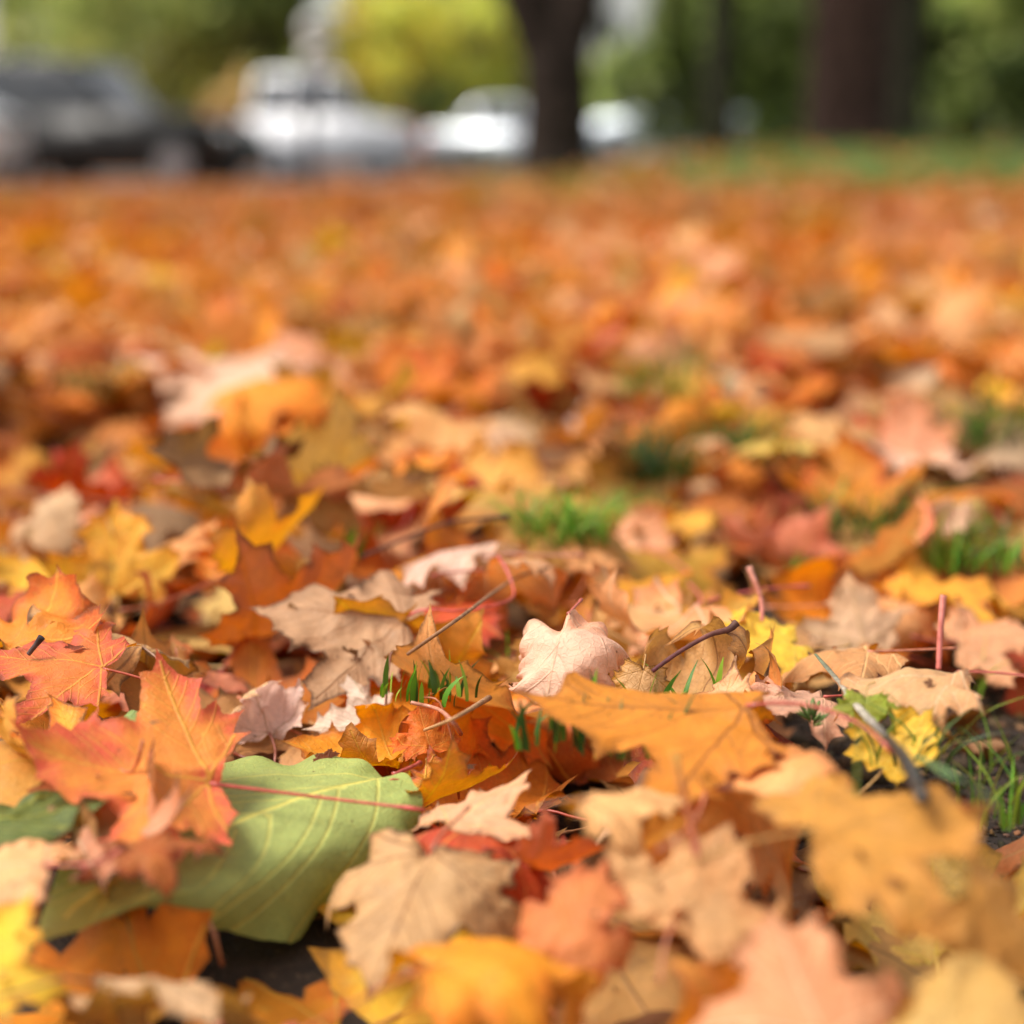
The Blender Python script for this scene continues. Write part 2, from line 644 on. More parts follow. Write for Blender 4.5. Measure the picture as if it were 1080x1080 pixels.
def wobble(P, rng, freq, n=7):
    z = np.zeros(len(P))
    for _ in range(n):
        a = rng.uniform(0, 6.283); k = freq * rng.uniform(0.6, 1.7)
        z += np.sin((P[:, 0] * math.cos(a) + P[:, 1] * math.sin(a)) * k + rng.uniform(0, 6.283)) / k
    return z * freq / n


def bend(V, theta, k=0.0, k2=0.0, crease=0.0, w=0.06, off=0.0):
    """Roll the sheet about the axis across direction theta: curvature k, edge-curl k2, a fold of angle crease."""
    d = np.array([math.cos(theta), math.sin(theta)])
    S = np.linspace(-1.6, 1.6, 641)
    phi = k * S + k2 * S * np.abs(S) * np.abs(S) + crease * 0.5 * (np.tanh((S - off) / w) - math.tanh((0 - off) / w))
    phi = np.clip(phi, -3.6, 3.6)
    ds = S[1] - S[0]
    cx = np.cumsum(np.cos(phi)) * ds; cz = np.cumsum(np.sin(phi)) * ds
    i0 = 320
    cx -= cx[i0]; cz -= cz[i0]
    s = V[:, 0] * d[0] + V[:, 1] * d[1]
    perp = V[:, :2] - s[:, None] * d
    X = np.interp(s, S, cx); Z = np.interp(s, S, cz); PH = np.interp(s, S, phi)
    X = X - np.sin(PH) * V[:, 2]
    Z = Z + np.cos(PH) * V[:, 2]
    return np.column_stack([perp + X[:, None] * d, Z])


def shape_leaf(tp, p, rng):
    """Flat template -> curled leaf in its own frame (midrib along +y, face up), unit scale."""
    P = tp['P']
    z = p['quilt'] * np.minimum(tp['v1'], 0.12) + 0.35 * p['quilt'] * np.minimum(tp['v2'], 0.05)
    z = z + p['crinkle'] * 0.035 * wobble(P, rng, 9, 6) + p['crinkle'] * 0.012 * wobble(P, rng, 26, 6)
    ang = np.arctan2(P[:, 1] - 0.3, P[:, 0])
    z = z + p['edge'] * np.exp(-tp['ed'] / 0.07) * (np.sin(ang * 7 + rng.uniform(0, 6)) * 0.6 + np.sin(ang * 13 + rng.uniform(0, 6)) * 0.4) * 0.06
    V = np.column_stack([P, z])
    for i, (tip, L) in enumerate(LOBES):
        c = p['lobes'][i]
        if abs(c) < 1e-3: continue
        u = np.array(tip) / L
        q = V[:, :2] @ u
        r = np.linalg.norm(V[:, :2], axis=1) + 1e-6
        cw = (P @ u) / (np.linalg.norm(P, axis=1) + 1e-6)
        wgt = sst(cw, math.cos(R(40)), math.cos(R(17)))
        e = np.maximum(0, q - 0.38 * L)
        kk = c
        al = np.sin(kk * e) / kk - e
        V[:, :2] += u * (al * wgt)[:, None]
        V[:, 2] += (1 - np.cos(kk * e)) / kk * wgt
    for b in p['bends']:
        V = bend(V, *b)
    i0 = int(np.argmin(np.abs(P[:, 0]) + np.abs(P[:, 1])))
    V = V - V[i0]
    return V


def pose_params(kind, rng):
    g = rng.normal
    p = {'quilt': rng.uniform(-0.12, 0.3), 'crinkle': rng.uniform(0.6, 1.5), 'edge': rng.uniform(0.4, 1.5), 'lobes': [g(0, 1.1) for _ in range(5)], 'bends': []}
    th = rng.uniform(0, math.pi)
    if kind == 'flat':
        p['bends'] = [(th, g(0, 0.5))]
        p['lobes'] = [g(0, 0.9) for _ in range(5)]
    elif kind == 'cup':
        s = rng.choice([-1, 1])
        p['bends'] = [(th, s * rng.uniform(0.5, 1.3), s * rng.uniform(0, 0.8)), (th + math.pi / 2, s * rng.uniform(0.2, 0.7))]
        p['lobes'] = [s * abs(g(0.8, 0.9)) for _ in range(5)]
    elif kind == 'roll':
        s = rng.choice([-1, 1])
        p['bends'] = [(th, s * rng.uniform(1.4, 2.6), s * rng.uniform(0, 1.2))]
        p['crinkle'] *= 1.3
    elif kind == 'fold':
        p['bends'] = [(rng.choice([0, 0.7, -0.7, 1.57]) + g(0, 0.1), g(0, 0.4), 0, rng.choice([-1, 1]) * rng.uniform(0.7, 1.5), 0.07, g(0, 0.08)), (th, g(0, 0.5))]
    elif kind == 'crumple':
        s = rng.choice([-1, 1])
        p['bends'] = [(th, s * rng.uniform(1.5, 2.4), s * 1.0), (th + 1.3, s * rng.uniform(0.8, 1.6), s * 0.8)]
        p['lobes'] = [s * abs(g(1.6, 1.2)) for _ in range(5)]
        p['crinkle'] *= 2.2; p['edge'] *= 1.6
    return p


# colours of the leaf's face (two, blotched), its back, its veins, its stalk; word(s) for the label
PAL = {
    'orange': ((.64, .215, .030), (.56, .125, .022), (.60, .25, .075), (.70, .33, .07), (.50, .10, .06)),
    'bright': ((.72, .285, .028), (.66, .19, .022), (.66, .31, .085), (.74, .42, .08), (.55, .18, .08)),
    'red':    ((.52, .095, .030), (.40, .055, .026), (.58, .21, .12), (.60, .22, .07), (.45, .05, .05)),
    'rust':   ((.42, .115, .028), (.30, .060, .020), (.52, .24, .11), (.50, .22, .08), (.30, .08, .04)),
    'yellow': ((.78, .46, .045), (.70, .33, .030), (.70, .46, .14), (.80, .56, .12), (.62, .38, .12)),
    'gold':   ((.60, .31, .045), (.50, .22, .035), (.58, .36, .14), (.52, .27, .07), (.50, .30, .10)),
    'tan':    ((.52, .285, .115), (.42, .195, .07), (.58, .34, .16), (.30, .16, .08), (.36, .17, .09)),
    'pink':   ((.66, .325, .165), (.60, .215, .095), (.70, .37, .20), (.72, .46, .32), (.55, .13, .11)),
    'peach':  ((.68, .33, .135), (.62, .23, .080), (.68, .36, .16), (.74, .42, .20), (.55, .20, .12)),
    'brown':  ((.24, .115, .050), (.155, .066, .030), (.31, .17, .085), (.17, .085, .045), (.16, .07, .04)),
    'pale':   ((.68, .44, .28), (.58, .32, .19), (.74, .50, .34), (.48, .32, .22), (.45, .2, .15)),
    'green':  ((.165, .235, .040), (.105, .165, .030), (.27, .36, .105), (.42, .42, .10), (.45, .09, .07)),
    'lime':   ((.40, .42, .060), (.28, .33, .040), (.42, .45, .13), (.50, .50, .14), (.45, .30, .10)),
}
WORD = {'orange': 'orange', 'bright': 'bright orange', 'red': 'red', 'rust': 'rust brown', 'yellow': 'yellow', 'gold': 'golden', 'tan': 'tan',
        'pink': 'pinkish', 'peach': 'peach', 'brown': 'dark brown', 'pale': 'pale beige', 'green': 'green', 'lime': 'yellow green'}
MIXW = [('orange', 21), ('bright', 16), ('red', 6), ('rust', 6), ('yellow', 6), ('gold', 8), ('tan', 11), ('pink', 9), ('peach', 14), ('brown', 5), ('pale', 5)]
_mk, _mw = [m[0] for m in MIXW], np.array([m[1] for m in MIXW], float)
_mw /= _mw.sum()


def vary(c, rng, s=0.10):
    c = np.array(c) * (1 + rng.normal(0, s)) * (1 + rng.normal(0, s * 0.45, 3))
    return np.clip(c ** 1.14 * np.array([1.0, 1.06, 1.0]), 0.004, 0.80)


def rot(yaw, pitch, roll, under):
    """Midrib towards yaw (0 = right, 90 = away), tip raised by pitch, the right-hand side raised by roll."""
    m = Matrix.Rotation(R(yaw - 90), 3, 'Z') @ Matrix.Rotation(R(pitch), 3, 'X') @ Matrix.Rotation(R(-roll), 3, 'Y')
    if under:
        m = m @ Matrix.Rotation(math.pi, 3, 'Y')
    return np.array(m)


# ------------------------------------------------------------------ the pile: a height map the leaves come to rest on
HX0, HY0, HC = -1.0, 0.20, 0.004
HNX, HNY = int(2.0 / HC), int(2.5 / HC)
_hx = HX0 + (np.arange(HNX) + 0.5) * HC
_hy = HY0 + (np.arange(HNY) + 0.5) * HC
_GX, _GY = np.meshgrid(_hx, _hy)
H = ground_z(_GX, _GY) + near_bumps(_GX, _GY)


def h_at(x, y):
    i = np.clip(((x - HX0) / HC).astype(int), 0, HNX - 1)
    j = np.clip(((y - HY0) / HC).astype(int), 0, HNY - 1)
    return H[j, i]


def h_add(V):
    i = np.clip(((V[:, 0] - HX0) / HC).astype(int), 0, HNX - 1)
    j = np.clip(((V[:, 1] - HY0) / HC).astype(int), 0, HNY - 1)
    np.maximum.at(H, (j, i), V[:, 2])


LEAVES = []


def stalk_arrays(M, scale, length, rng, curl=None, n=9):
    c1 = rng.normal(0, 0.5) if curl is None else curl
    c2 = rng.normal(0, 0.35)
    k = 14
    s = np.linspace(0, 1, k)
    a = c1 * s; b = c2 * s - 0.12
    st = np.column_stack([np.sin(a), -np.cos(a), b])
    pts = np.cumsum(np.vstack([[0, 0, 0], st[:-1] / (k - 1)]), 0) * length
    pts[:, 2] -= 0.0005
    rad = np.interp(s, [0, .06, .85, .94, 1], [1.3, .85, .75, 1.35, .9]) * 0.00085 * (scale / 0.085) ** 0.5
    return pts @ M.T, rad


def fit_leaf(U, M, scale, box, settle, lift):
    """Lay the leaf where its outline fills the photo box (left, right, bottom, top) once it rests on the pile: returns offset, size, how far the height is off."""
    l, r, bpx, top = box
    hor = 540 - math.tan(R(PITCH)) * FPX
    W0 = U @ M.T
    off = at((l + r) / 2, bpx, 0.03)
    off[2] = 0
    best = None
    for it in range(22):
        off[2] = 0
        W = W0 * scale + off
        off[2] += np.percentile(h_at(W[:, 0], W[:, 1]) - W[:, 2], settle) + lift
        W = W0 * scale + off
        pr = project(W)
        x0, x1, y0, y1 = pr[:, 0].min(), pr[:, 0].max(), pr[:, 1].min(), np.percentile(pr[:, 1], 99)
        c_ = abs(x0 - l) + abs(x1 - r) + abs(y1 - bpx) + .4 * abs(y1 - y0 - bpx + top)
        if best is None or c_ < best[0]: best = (c_, off.copy(), scale, (y1 - y0) - (bpx - top), (x0, x1, y1, y0))
        dist = (W.mean(0) - CAM) @ FWD
        off[0] += ((l + r) / 2 - (x0 + x1) / 2) / FPX * dist
        dy = dist * dist / max(0.05, CAM_Z - W[:, 2].mean()) / FPX * (y1 - bpx)
        off[1] = min(max(off[1] + float(np.clip(dy, -0.12, 0.12)) * (0.8 if it < 5 else 0.45 if it < 12 else 0.25), 0.3), 2.6)
        scale = min(max(scale * float(np.clip((r - l) / (x1 - x0), 0.8, 1.25)) ** 0.8, 0.016), 0.16)
    return best[1:]


def make_leaf(x, y, scale, pal, kind, yaw, pitch, roll, under, tps, rng, params=None, settle=88, drape=0.007, stalk=None, scurl=None, fit=None, lift=0.0, keep=False, swing=(-46, 45)):
    """Shape one leaf, lay it on the pile at (x, y), let it sag onto what lies below, and raise the pile. fit = photo box its outline should fill (left, right, bottom, top)."""
    tp = tps[rng.integers(len(tps))]
    p = params or pose_params(kind, rng)
    U = shape_leaf(tp, p, rng)
    M = rot(yaw, pitch, roll, under)
    off = np.array([x, y, 0.0])
    if fit is not None:
        best = None
        for dt in np.arange(swing[0], swing[1] + 0.1, 6.5):
            Md = np.array(Matrix.Rotation(R(dt), 3, 'X')) @ M
            o_, s_, e_, bx = fit_leaf(U, Md, scale, fit, settle, lift)
            cost = abs(e_) + 0.5 * abs(bx[0] - fit[0]) + 0.5 * abs(bx[1] - fit[1]) + abs(bx[2] - fit[2]) + 0.5 * abs(dt)
            if best is None or cost < best[0]: best = (cost, o_, s_, Md, bx, dt)
        _c, off, scale, M, bx, dt = best
    W = (U @ M.T) * scale + off
    if fit is None:
        W[:, 2] += np.percentile(h_at(W[:, 0], W[:, 1]) - W[:, 2], settle) + lift
    base = h_at(W[:, 0], W[:, 1])
    up = np.clip(base + 0.0007 - W[:, 2], 0, drape)
    F = tp['F']
    for _ in range(5 if tps is not MID and tps is not LOW else 3):
        acc = np.zeros(len(W)); cnt = np.zeros(len(W))
        for a_, b_ in ((0, 1), (1, 2), (2, 0)):
            np.add.at(acc, F[:, a_], up[F[:, b_]]); np.add.at(acc, F[:, b_], up[F[:, a_]])
            np.add.at(cnt, F[:, a_], 1); np.add.at(cnt, F[:, b_], 1)
        up = 0.35 * up + 0.65 * acc / np.maximum(cnt, 1)
    W[:, 2] += up
    i0 = int(np.argmin(np.abs(tp['P'][:, 0]) + np.abs(tp['P'][:, 1])))
    J = W[i0].copy()
    ln = stalk if stalk is not None else scale * rng.uniform(0.55, 0.95)
    sp, sr = stalk_arrays(M, scale, ln, rng, scurl)
    sp = sp + J
    hs_ = h_at(sp[1:, 0], sp[1:, 1])
    sp[1:, 2] = np.clip(sp[1:, 2], hs_ + 0.0012, np.maximum(hs_ + 0.003, J[2] + 0.004))
    for _ in range(2):
        sp[1:-1, 2] = 0.25 * sp[:-2, 2] + 0.5 * sp[1:-1, 2] + 0.25 * sp[2:, 2]
    h_add(W)
    cols = [vary(c, rng) for c in PAL[pal]]
    rec = {'V': W, 'tp': tp, 'scale': scale, 'pal': pal, 'under': under, 'cols': cols, 'seed': rng.uniform(0, 100), 'dry': rng.uniform(0.2, 0.75) if pal not in ('tan', 'brown', 'rust') else rng.uniform(0.35, 0.9),
           'J': J, 'sp': sp, 'sr': sr, 'kind': kind, 'label': None, 'keep': keep, 'fit': (fit, best[4], round(scale, 3), best[5]) if fit else None}
    LEAVES.append(rec)
    return rec


def blade_attrs(r):
    n = len(r['V'])
    tp = r['tp']
    one = np.ones((n, 1))
    lco = np.column_stack([tp['P'] * r['scale'], np.zeros(n)]) + r['seed'] * np.array([1.0, 0.37, 0.71])
    k = {'lco': lco, 'vein': np.column_stack([tp['v1'], tp['v2'], tp['ed']]), 'dry': np.full(n, r['dry'])}
    for nm, c in zip(('cA', 'cB', 'cU', 'cV'), r['cols']):
        k[nm] = np.column_stack([one * c, one])
    return k


def in_soil_patch(x, y):
    """The bare earth on the right."""
    return ((x - 0.215) / 0.13) ** 2 + ((y - 0.775) / 0.115) ** 2 < 1


rng = np.random.default_rng(2024)
KINDS = ['flat', 'cup', 'fold', 'roll', 'crumple']
KW = [0.22, 0.32, 0.19, 0.15, 0.12]


def scatter_pile(n, y0, y1, tps, settle, drape, tilt, kw=KW, avoid=True, dark=0.0):
    made = 0
    while made < n:
        y = math.sqrt(rng.uniform(y0 * y0, y1 * y1))
        x = rng.uniform(-1, 1) * (0.335 * y + 0.05)
        if avoid and in_soil_patch(x, y): continue
        q = project(np.array([[x, y, 0.05]]))[0]
        if 800 < q[0] < 1150 and 712 < q[1] < 862: continue
        if tps is MID and -0.24 < x + 0.02 < -0.01 and 0.46 < y < 0.68 and rng.random() < 0.6: continue     # a hollow
        pal = _mk[rng.choice(len(_mk), p=_mw)]
        if rng.random() < dark: pal = rng.choice(['brown', 'rust', 'tan'])
        under = rng.random() < 0.34
        make_leaf(x, y, rng.uniform(0.050, 0.086), pal, KINDS[rng.choice(5, p=kw)], rng.uniform(0, 360), rng.normal(0, tilt), rng.normal(0, tilt), under, tps, rng, settle=settle, drape=drape)
        made += 1


scatter_pile(330, 0.38, 1.9, LOW, 80, 0.010, 5, [0.7, 0.2, 0.1, 0, 0], dark=0.5)
scatter_pile(370, 0.38, 1.9, MID, 90, 0.008, 11)


# ------------------------------------------------------------------ the leaves one would point at
def hp(bends=(), lobes=(0, 0, 0, 0, 0), quilt=0.12, crinkle=1.0, edge=0.9):
    return {'bends': list(bends), 'lobes': list(lobes), 'quilt': quilt, 'crinkle': crinkle, 'edge': edge}


HEROES = []


def hero(*a, **k):
    HEROES.append((a, k))


def place_hero(label, short, pal, box, yaw, pitch=0, roll=0, under=False, params=None, kind='cup', stalk=None, scurl=None, settle=88, drape=0.004, lift=0.0, order=0, tps=None, seed=None, dry=None, cols=None, swing=(-40, 40)):
    g = np.random.default_rng(seed)
    if under and params:
        params = dict(params, lobes=[-c for c in params['lobes']], bends=[(b[0],) + tuple(-v for v in b[1:4]) + tuple(b[4:]) for b in params['bends']])
    r = make_leaf(0, 0, 0.075, pal, kind, yaw, pitch, roll, under, tps or FINE, g, params, settle, drape, stalk, scurl, fit=box, lift=lift, keep=True, swing=swing)
    r['label'] = label; r['short'] = short
    if dry is not None: r['dry'] = dry
    for i, c in (cols or {}).items(): r['cols'][i] = np.array(c)
    return r


PI2 = math.pi / 2
# far, out of focus
hero('large pale beige leaf lying flat and blurred at mid left', 'large pale blurred leaf', 'pale', (138, 352, 446, 385), 165, 6, 22, True, hp([(0, -0.5)], (.3, .3, .3, 0, 0)), seed=1)
hero('bright orange blurred leaf standing in front of the large pale leaf', 'blurred standing orange leaf', 'bright', (262, 356, 515, 425), 80, 55, 0, False, kind='cup', seed=2)
hero('golden blurred leaf with raised points at the left edge, behind the rounded tan leaf', 'golden leaf at left edge', 'gold', (-10, 72, 520, 440), 100, 50, 10, False, kind='cup', seed=3)
hero('rounded tan leaf standing on edge and blurred, behind the upright yellow leaf', 'rounded tan standing leaf', 'peach', (6, 118, 596, 483), 75, 62, -15, True, hp([(0.4, -0.9)], (-1, -1, -1, 0, 0)), seed=4, cols={2: (.60, .40, .22)})
hero('small bright yellow leaf, blurred far back at the left', 'far bright yellow leaf', 'yellow', (12, 80, 382, 340), 60, 20, 0, False, kind='flat', seed=5)
hero('pale pinkish white leaf standing upright, blurred behind the grass at centre', 'upright whitish leaf', 'pale', (598, 652, 460, 386), 85, 70, 0, True, hp([(0, -1.2)]), seed=6, cols={2: (.80, .58, .47)})
hero('salmon pink leaf leaning upright, blurred at mid right', 'blurred salmon leaf', 'pink', (888, 1016, 494, 385), 70, 45, 10, False, kind='cup', seed=7, cols={0: (.70, .30, .16)})
hero('pale tan leaf curled up beside the dark grass at mid right', 'pale curled leaf by dark grass', 'pale', (950, 1030, 582, 480), 60, 50, 25, True, kind='roll', seed=8)
hero('pale leaf lying blurred between the grass tufts right of centre', 'pale leaf between grass tufts', 'pink', (682, 776, 522, 460), 20, 15, 20, True, kind='cup', seed=9)
hero('pink leaf at the far right edge, blurred behind the yellow orange leaf', 'pink leaf at far right', 'pale', (1028, 1100, 500, 440), 60, 40, 0, True, kind='cup', seed=10)
hero('golden orange leaf lying behind the yellow leaf right of centre', 'golden orange leaf', 'gold', (672, 795, 592, 538), 10, 12, 22, False, kind='cup', seed=12)
hero('peach leaf folded to a point right of the twig', 'folded peach leaf', 'peach', (586, 664, 622, 548), 60, 40, 0, True, kind='fold', seed=13)
hero('broad pale pink leaf lying below the bare twig', 'broad pale pink leaf', 'pale', (412, 560, 648, 575), 150, 12, 25, True, kind='cup', seed=14, cols={2: (.72, .47, .36)})
hero('bright orange leaf lying behind the folded rusty red leaf', 'orange leaf behind the rusty one', 'bright', (196, 345, 612, 532), 30, 18, 28, False, kind='cup', seed=15)
hero('pinkish leaf lying between the twig and the crumpled leaf', 'pinkish leaf under the twig', 'pink', (480, 600, 668, 590), 30, 10, 20, True, kind='cup', seed=16)
hero('orange leaf lying right of the crumpled pinkish leaf', 'orange leaf right of the crumple', 'bright', (610, 735, 655, 600), 160, 4, 8, False, kind='flat', swing=(-10, 14), seed=17)
# around the sharp band, left
hero('upright yellow leaf with two tall points at the left', 'upright yellow leaf', 'yellow', (36, 190, 642, 503), 96, 58, 0, False, hp([(0, 0.8)], (-.4, .6, .6, .2, .2), 0.15), seed=20, cols={0: (.70, .36, .045), 1: (.66, .25, .03)})
hero('bright yellow leaf lying against the left edge', 'bright yellow leaf at left edge', 'yellow', (-30, 104, 650, 582), 170, 5, 28, False, kind='flat', seed=21)
hero('peach leaf cupped like a boat with one raised point, above the red orange leaf', 'boat shaped peach leaf', 'peach', (28, 134, 680, 614), 190, 5, 32, True, hp([(0, 1.1), (PI2, .6)], (1.2, 1.8, .5, 0, 0)), seed=22, stalk=.03, scurl=.5, cols={2: (.66, .34, .10)})
hero('rusty red leaf folded upwards with a high dark tip', 'folded rusty red leaf', 'red', (192, 380, 682, 540), 25, 22, 34, False, hp([(0.1, .3, 0, .9, .06, .1)], (1.2, .6, -.4, -.8, 0)), seed=23, cols={0: (.50, .115, .03), 1: (.36, .06, .022)})
hero('dark red leaf half hidden at the left edge', 'dark red leaf at left edge', 'red', (-30, 62, 686, 625), 150, 10, 30, False, kind='cup', seed=24)
hero('big brownish tan leaf, underside up, with a long crimson stalk lying across it', 'big brownish tan leaf', 'tan', (262, 474, 735, 598), 168, 3, 26, True, hp([(0, -.5), (PI2, .3)], (-.4, .8, .2, .5, 0), .2), seed=25, stalk=.10, scurl=-2.5, dry=.8, cols={2: (.46, .27, .145), 1: (.26, .12, .055), 4: (.55, .09, .07)})
hero('peach leaf standing upright left of the white crumpled leaf', 'upright peach leaf', 'peach', (138, 224, 728, 638), 100, 52, -8, False, hp([(0, -.6)], (0, -.5, -.5, 0, 0)), seed=26, stalk=.05)
hero('red orange leaf lying wide along the left edge above the green leaf', 'wide red orange leaf', 'orange', (-30, 156, 756, 668), 172, 3, 22, False, hp([(.3, -.5)], (0, .3, .3, 0, 0)), seed=27, cols={0: (.62, .17, .035), 1: (.55, .10, .05)})
hero('yellow orange leaf with a curled rim at the left edge, above the dark green leaf', 'yellow orange curled leaf', 'bright', (-30, 108, 806, 725), 160, 4, 22, False, kind='roll', seed=28, cols={0: (.74, .36, .04)})
hero('whitish pink leaf, dry and wrinkled, right of the big orange maple leaf', 'whitish wrinkled leaf', 'pale', (240, 326, 784, 703), 120, 32, 12, True, kind='crumple', seed=29, cols={2: (.76, .54, .46)}, dry=.3)
hero('cream white leaf with clear veins lying under a curled orange rim', 'cream veined leaf', 'pale', (318, 428, 806, 712), 195, 2, 25, True, hp([(0, .4)], (0, 0, 0, 0, 0), .25), seed=30, cols={2: (.74, .56, .43)}, dry=.3)
hero('orange leaf with a thin rolled rim in front of the cream veined leaf', 'rolled orange leaf', 'bright', (296, 446, 812, 732), 175, 4, 6, False, hp([(0, 1.6, .6)], (.5, 1.8, .5, 0, 0)), seed=31)
hero('small orange leaf with one sharp point standing up at centre', 'small pointed orange leaf', 'orange', (404, 486, 800, 736), 110, 42, 0, False, hp([(0, -1.0)], (0, 0, 0, 0, 0)), seed=32)
hero('golden leaf with raised points behind the crumpled pinkish leaf', 'golden leaf behind the crumple', 'gold', (518, 612, 728, 628), 95, 55, 5, True, hp([(0, .8)], (.3, .5, .5, 0, 0)), seed=33, cols={2: (.60, .35, .10)})
hero('pale pinkish leaf crumpled into a dome in the middle of the sharp band', 'crumpled pinkish leaf', 'pink', (536, 672, 756, 634), 255, -8, 0, False, hp([(.2, -2.9, -1.2), (1.7, -2.2, -.8)], (-1.2, -1.6, -1.2, -1, -1), .1, 2.6, 2.0), seed=34, lift=.018, stalk=.02, cols={0: (.76, .47, .33), 1: (.70, .36, .22)}, dry=.2)
hero('tan flap of a curled leaf hanging right of the crumpled pinkish leaf', 'tan hanging flap leaf', 'gold', (640, 710, 758, 655), 250, -50, 10, False, hp([(0, -1.1)], (-.5, -.5, -.5, 0, 0)), seed=35, lift=.012, cols={0: (.58, .33, .14)})
# around the sharp band, right
hero('salmon red leaf lying behind the pale star shaped leaf', 'salmon red leaf', 'peach', (832, 992, 618, 563), 15, 10, 24, False, kind='cup', seed=40, cols={1: (.62, .15, .08)})
hero('yellow orange leaf with wavy rim lying at the right edge', 'wavy yellow orange leaf', 'bright', (914, 1090, 664, 582), 8, 6, 18, False, hp([(1.2, -.6)], (-.5, -.5, .3, 0, 0), .1, 1.2, 1.6), seed=41, cols={0: (.74, .35, .035), 1: (.70, .25, .03)})
hero('bright yellow leaf lying right of centre', 'bright yellow leaf', 'yellow', (738, 872, 720, 640), 200, 6, 26, False, hp([(.5, -.5)], (.3, .3, .3, 0, 0)), seed=42, cols={0: (.82, .50, .05)})
hero('pale peach star shaped leaf with sharp points right of the bright yellow leaf', 'pale star shaped leaf', 'peach', (834, 966, 694, 588), 100, 30, -6, True, hp([(0, -.5)], (.3, .2, .2, 0, 0)), seed=43, cols={2: (.76, .50, .30)})
hero('pinkish tan leaf lying flat at the right edge below the yellow orange leaf', 'flat pinkish tan leaf', 'pink', (980, 1100, 722, 640), 10, 4, 18, True, hp([(.2, -.4)]), seed=44)
hero('tan leaf with wavy rim under the pale star shaped leaf', 'wavy tan leaf', 'peach', (820, 960, 738, 680), 190, 3, 18, True, kind='cup', seed=45)
hero('pinkish veined leaf under the grey straw', 'pinkish veined leaf', 'pink', (772, 902, 786, 722), 200, 2, 24, True, hp([(0, -.4)], (0, 0, 0, 0, 0), .25), seed=46, dry=.5, cols={2: (.60, .33, .22)})
hero('pinkish leaf arched like a tent at the edge of the bare soil', 'tent shaped pinkish leaf', 'pink', (878, 1042, 790, 702), 170, 4, 10, True, hp([(.2, -1.5, -.6), (1.4, -.5)], (-1, -1.4, -1, -.5, -.5), .1, 1.5, 1.6), seed=47, settle=99, lift=.006)
hero('small yellow green leaf hanging over the bare soil', 'small yellow green leaf', 'lime', (866, 912, 812, 762), 260, -35, 0, False, kind='flat', seed=48, lift=.005, cols={0: (.28, .30, .04)})
hero('small pale green leaf with a yellow tip beside the straw', 'small pale green leaf', 'lime', (942, 984, 786, 748), 330, -10, 20, False, kind='cup', seed=49)
hero('small brown leaf scrap lying on the bare soil', 'brown scrap on the soil', 'brown', (1000, 1066, 812, 775), 15, 6, 18, True, kind='roll', seed=50)
hero('long dry brown leaf curled on the bare soil', 'long curled brown leaf', 'brown', (980, 1050, 786, 740), 30, 5, 20, True, kind='roll', seed=51, cols={2: (.28, .14, .09)})
# nearer than the sharp band
hero('small orange red leaf with a point turned right, above the pale pink leaf', 'orange red pointed leaf', 'bright', (408, 548, 852, 770), 20, 12, 22, False, hp([(0, .6, 0, .7, .06, 0)], (.6, .8, 0, 0, 0)), seed=60, cols={1: (.55, .10, .05)})
hero('pale pink leaf with dark veins right of the green leaf', 'pale pink veined leaf', 'peach', (428, 570, 894, 808), 40, 6, 20, True, hp([(.3, -.5)], (0, 0, 0, 0, 0), .2), seed=61, cols={2: (.66, .36, .20)})
hero('red leaf lying under the deep orange folded leaf', 'red leaf under the fold', 'red', (562, 645, 872, 808), 350, 6, 25, False, kind='cup', seed=62)
hero('tan leaf lying below the deep orange folded leaf', 'tan leaf below the fold', 'tan', (590, 728, 902, 828), 10, 4, 20, True, kind='cup', seed=63)
hero('pale peach leaf curled upright behind the deep orange folded leaf', 'pale peach upright curl', 'peach', (686, 792, 802, 704), 60, 48, 15, True, hp([(0, 1.6)], (0, .5, .5, 0, 0)), seed=65, cols={2: (.74, .42, .22)})
hero('tan maple leaf lying flat and blurred below the tan leaf', 'flat tan maple leaf', 'peach', (632, 836, 1000, 880), 60, 8, 0, True, hp([(.4, -.4)]), seed=67, cols={2: (.57, .32, .135)})
hero('deep orange leaf folded over itself, its broad side facing the viewer', 'deep orange folded leaf', 'orange', (538, 838, 850, 722), 172, 0, 50, True, hp([(0, 0, 0, -1.15, .05, -.26), (PI2, .35)], (0, 0, 0, 0, 0), .1, .9, .8), seed=64, stalk=.06, scurl=1.2, settle=98, cols={2: (.60, .22, .025), 1: (.52, .15, .02), 3: (.26, .09, .02)})
hero('small yellow leaf with a narrow point at the edge of the bare soil', 'small yellow pointed leaf', 'yellow', (874, 976, 852, 788), 40, 20, 10, False, hp([(0, .9)], (.5, .5, .5, 0, 0)), seed=66, cols={0: (.80, .48, .06)})
hero('large golden leaf lying blurred at lower right', 'large golden leaf', 'gold', (782, 1064, 990, 816), 15, 2, 20, True, hp([(.3, -.6)], (-.4, -.4, -.4, 0, 0)), seed=68, settle=97, cols={2: (.53, .245, .045), 1: (.46, .17, .03)})
hero('golden brown leaf curling down in the lower right corner', 'golden brown corner leaf', 'gold', (970, 1130, 1045, 868), 320, -22, 10, True, hp([(0, -1.0)]), seed=69, cols={2: (.46, .21, .045)})
hero('blurred tan leaf with drooping rim at lower centre', 'drooping tan leaf', 'tan', (344, 552, 1038, 895), 250, -16, 0, True, hp([(0, -1.0)], (-.5, -.8, -.8, 0, 0)), seed=70, lift=.008, cols={2: (.53, .32, .145)})
hero('blurred red orange leaf standing beside a dark gap at lower centre', 'red orange leaf by dark gap', 'red', (538, 668, 1040, 915), 60, 38, 10, False, kind='cup', seed=71, cols={0: (.56, .19, .06), 1: (.46, .12, .04)})
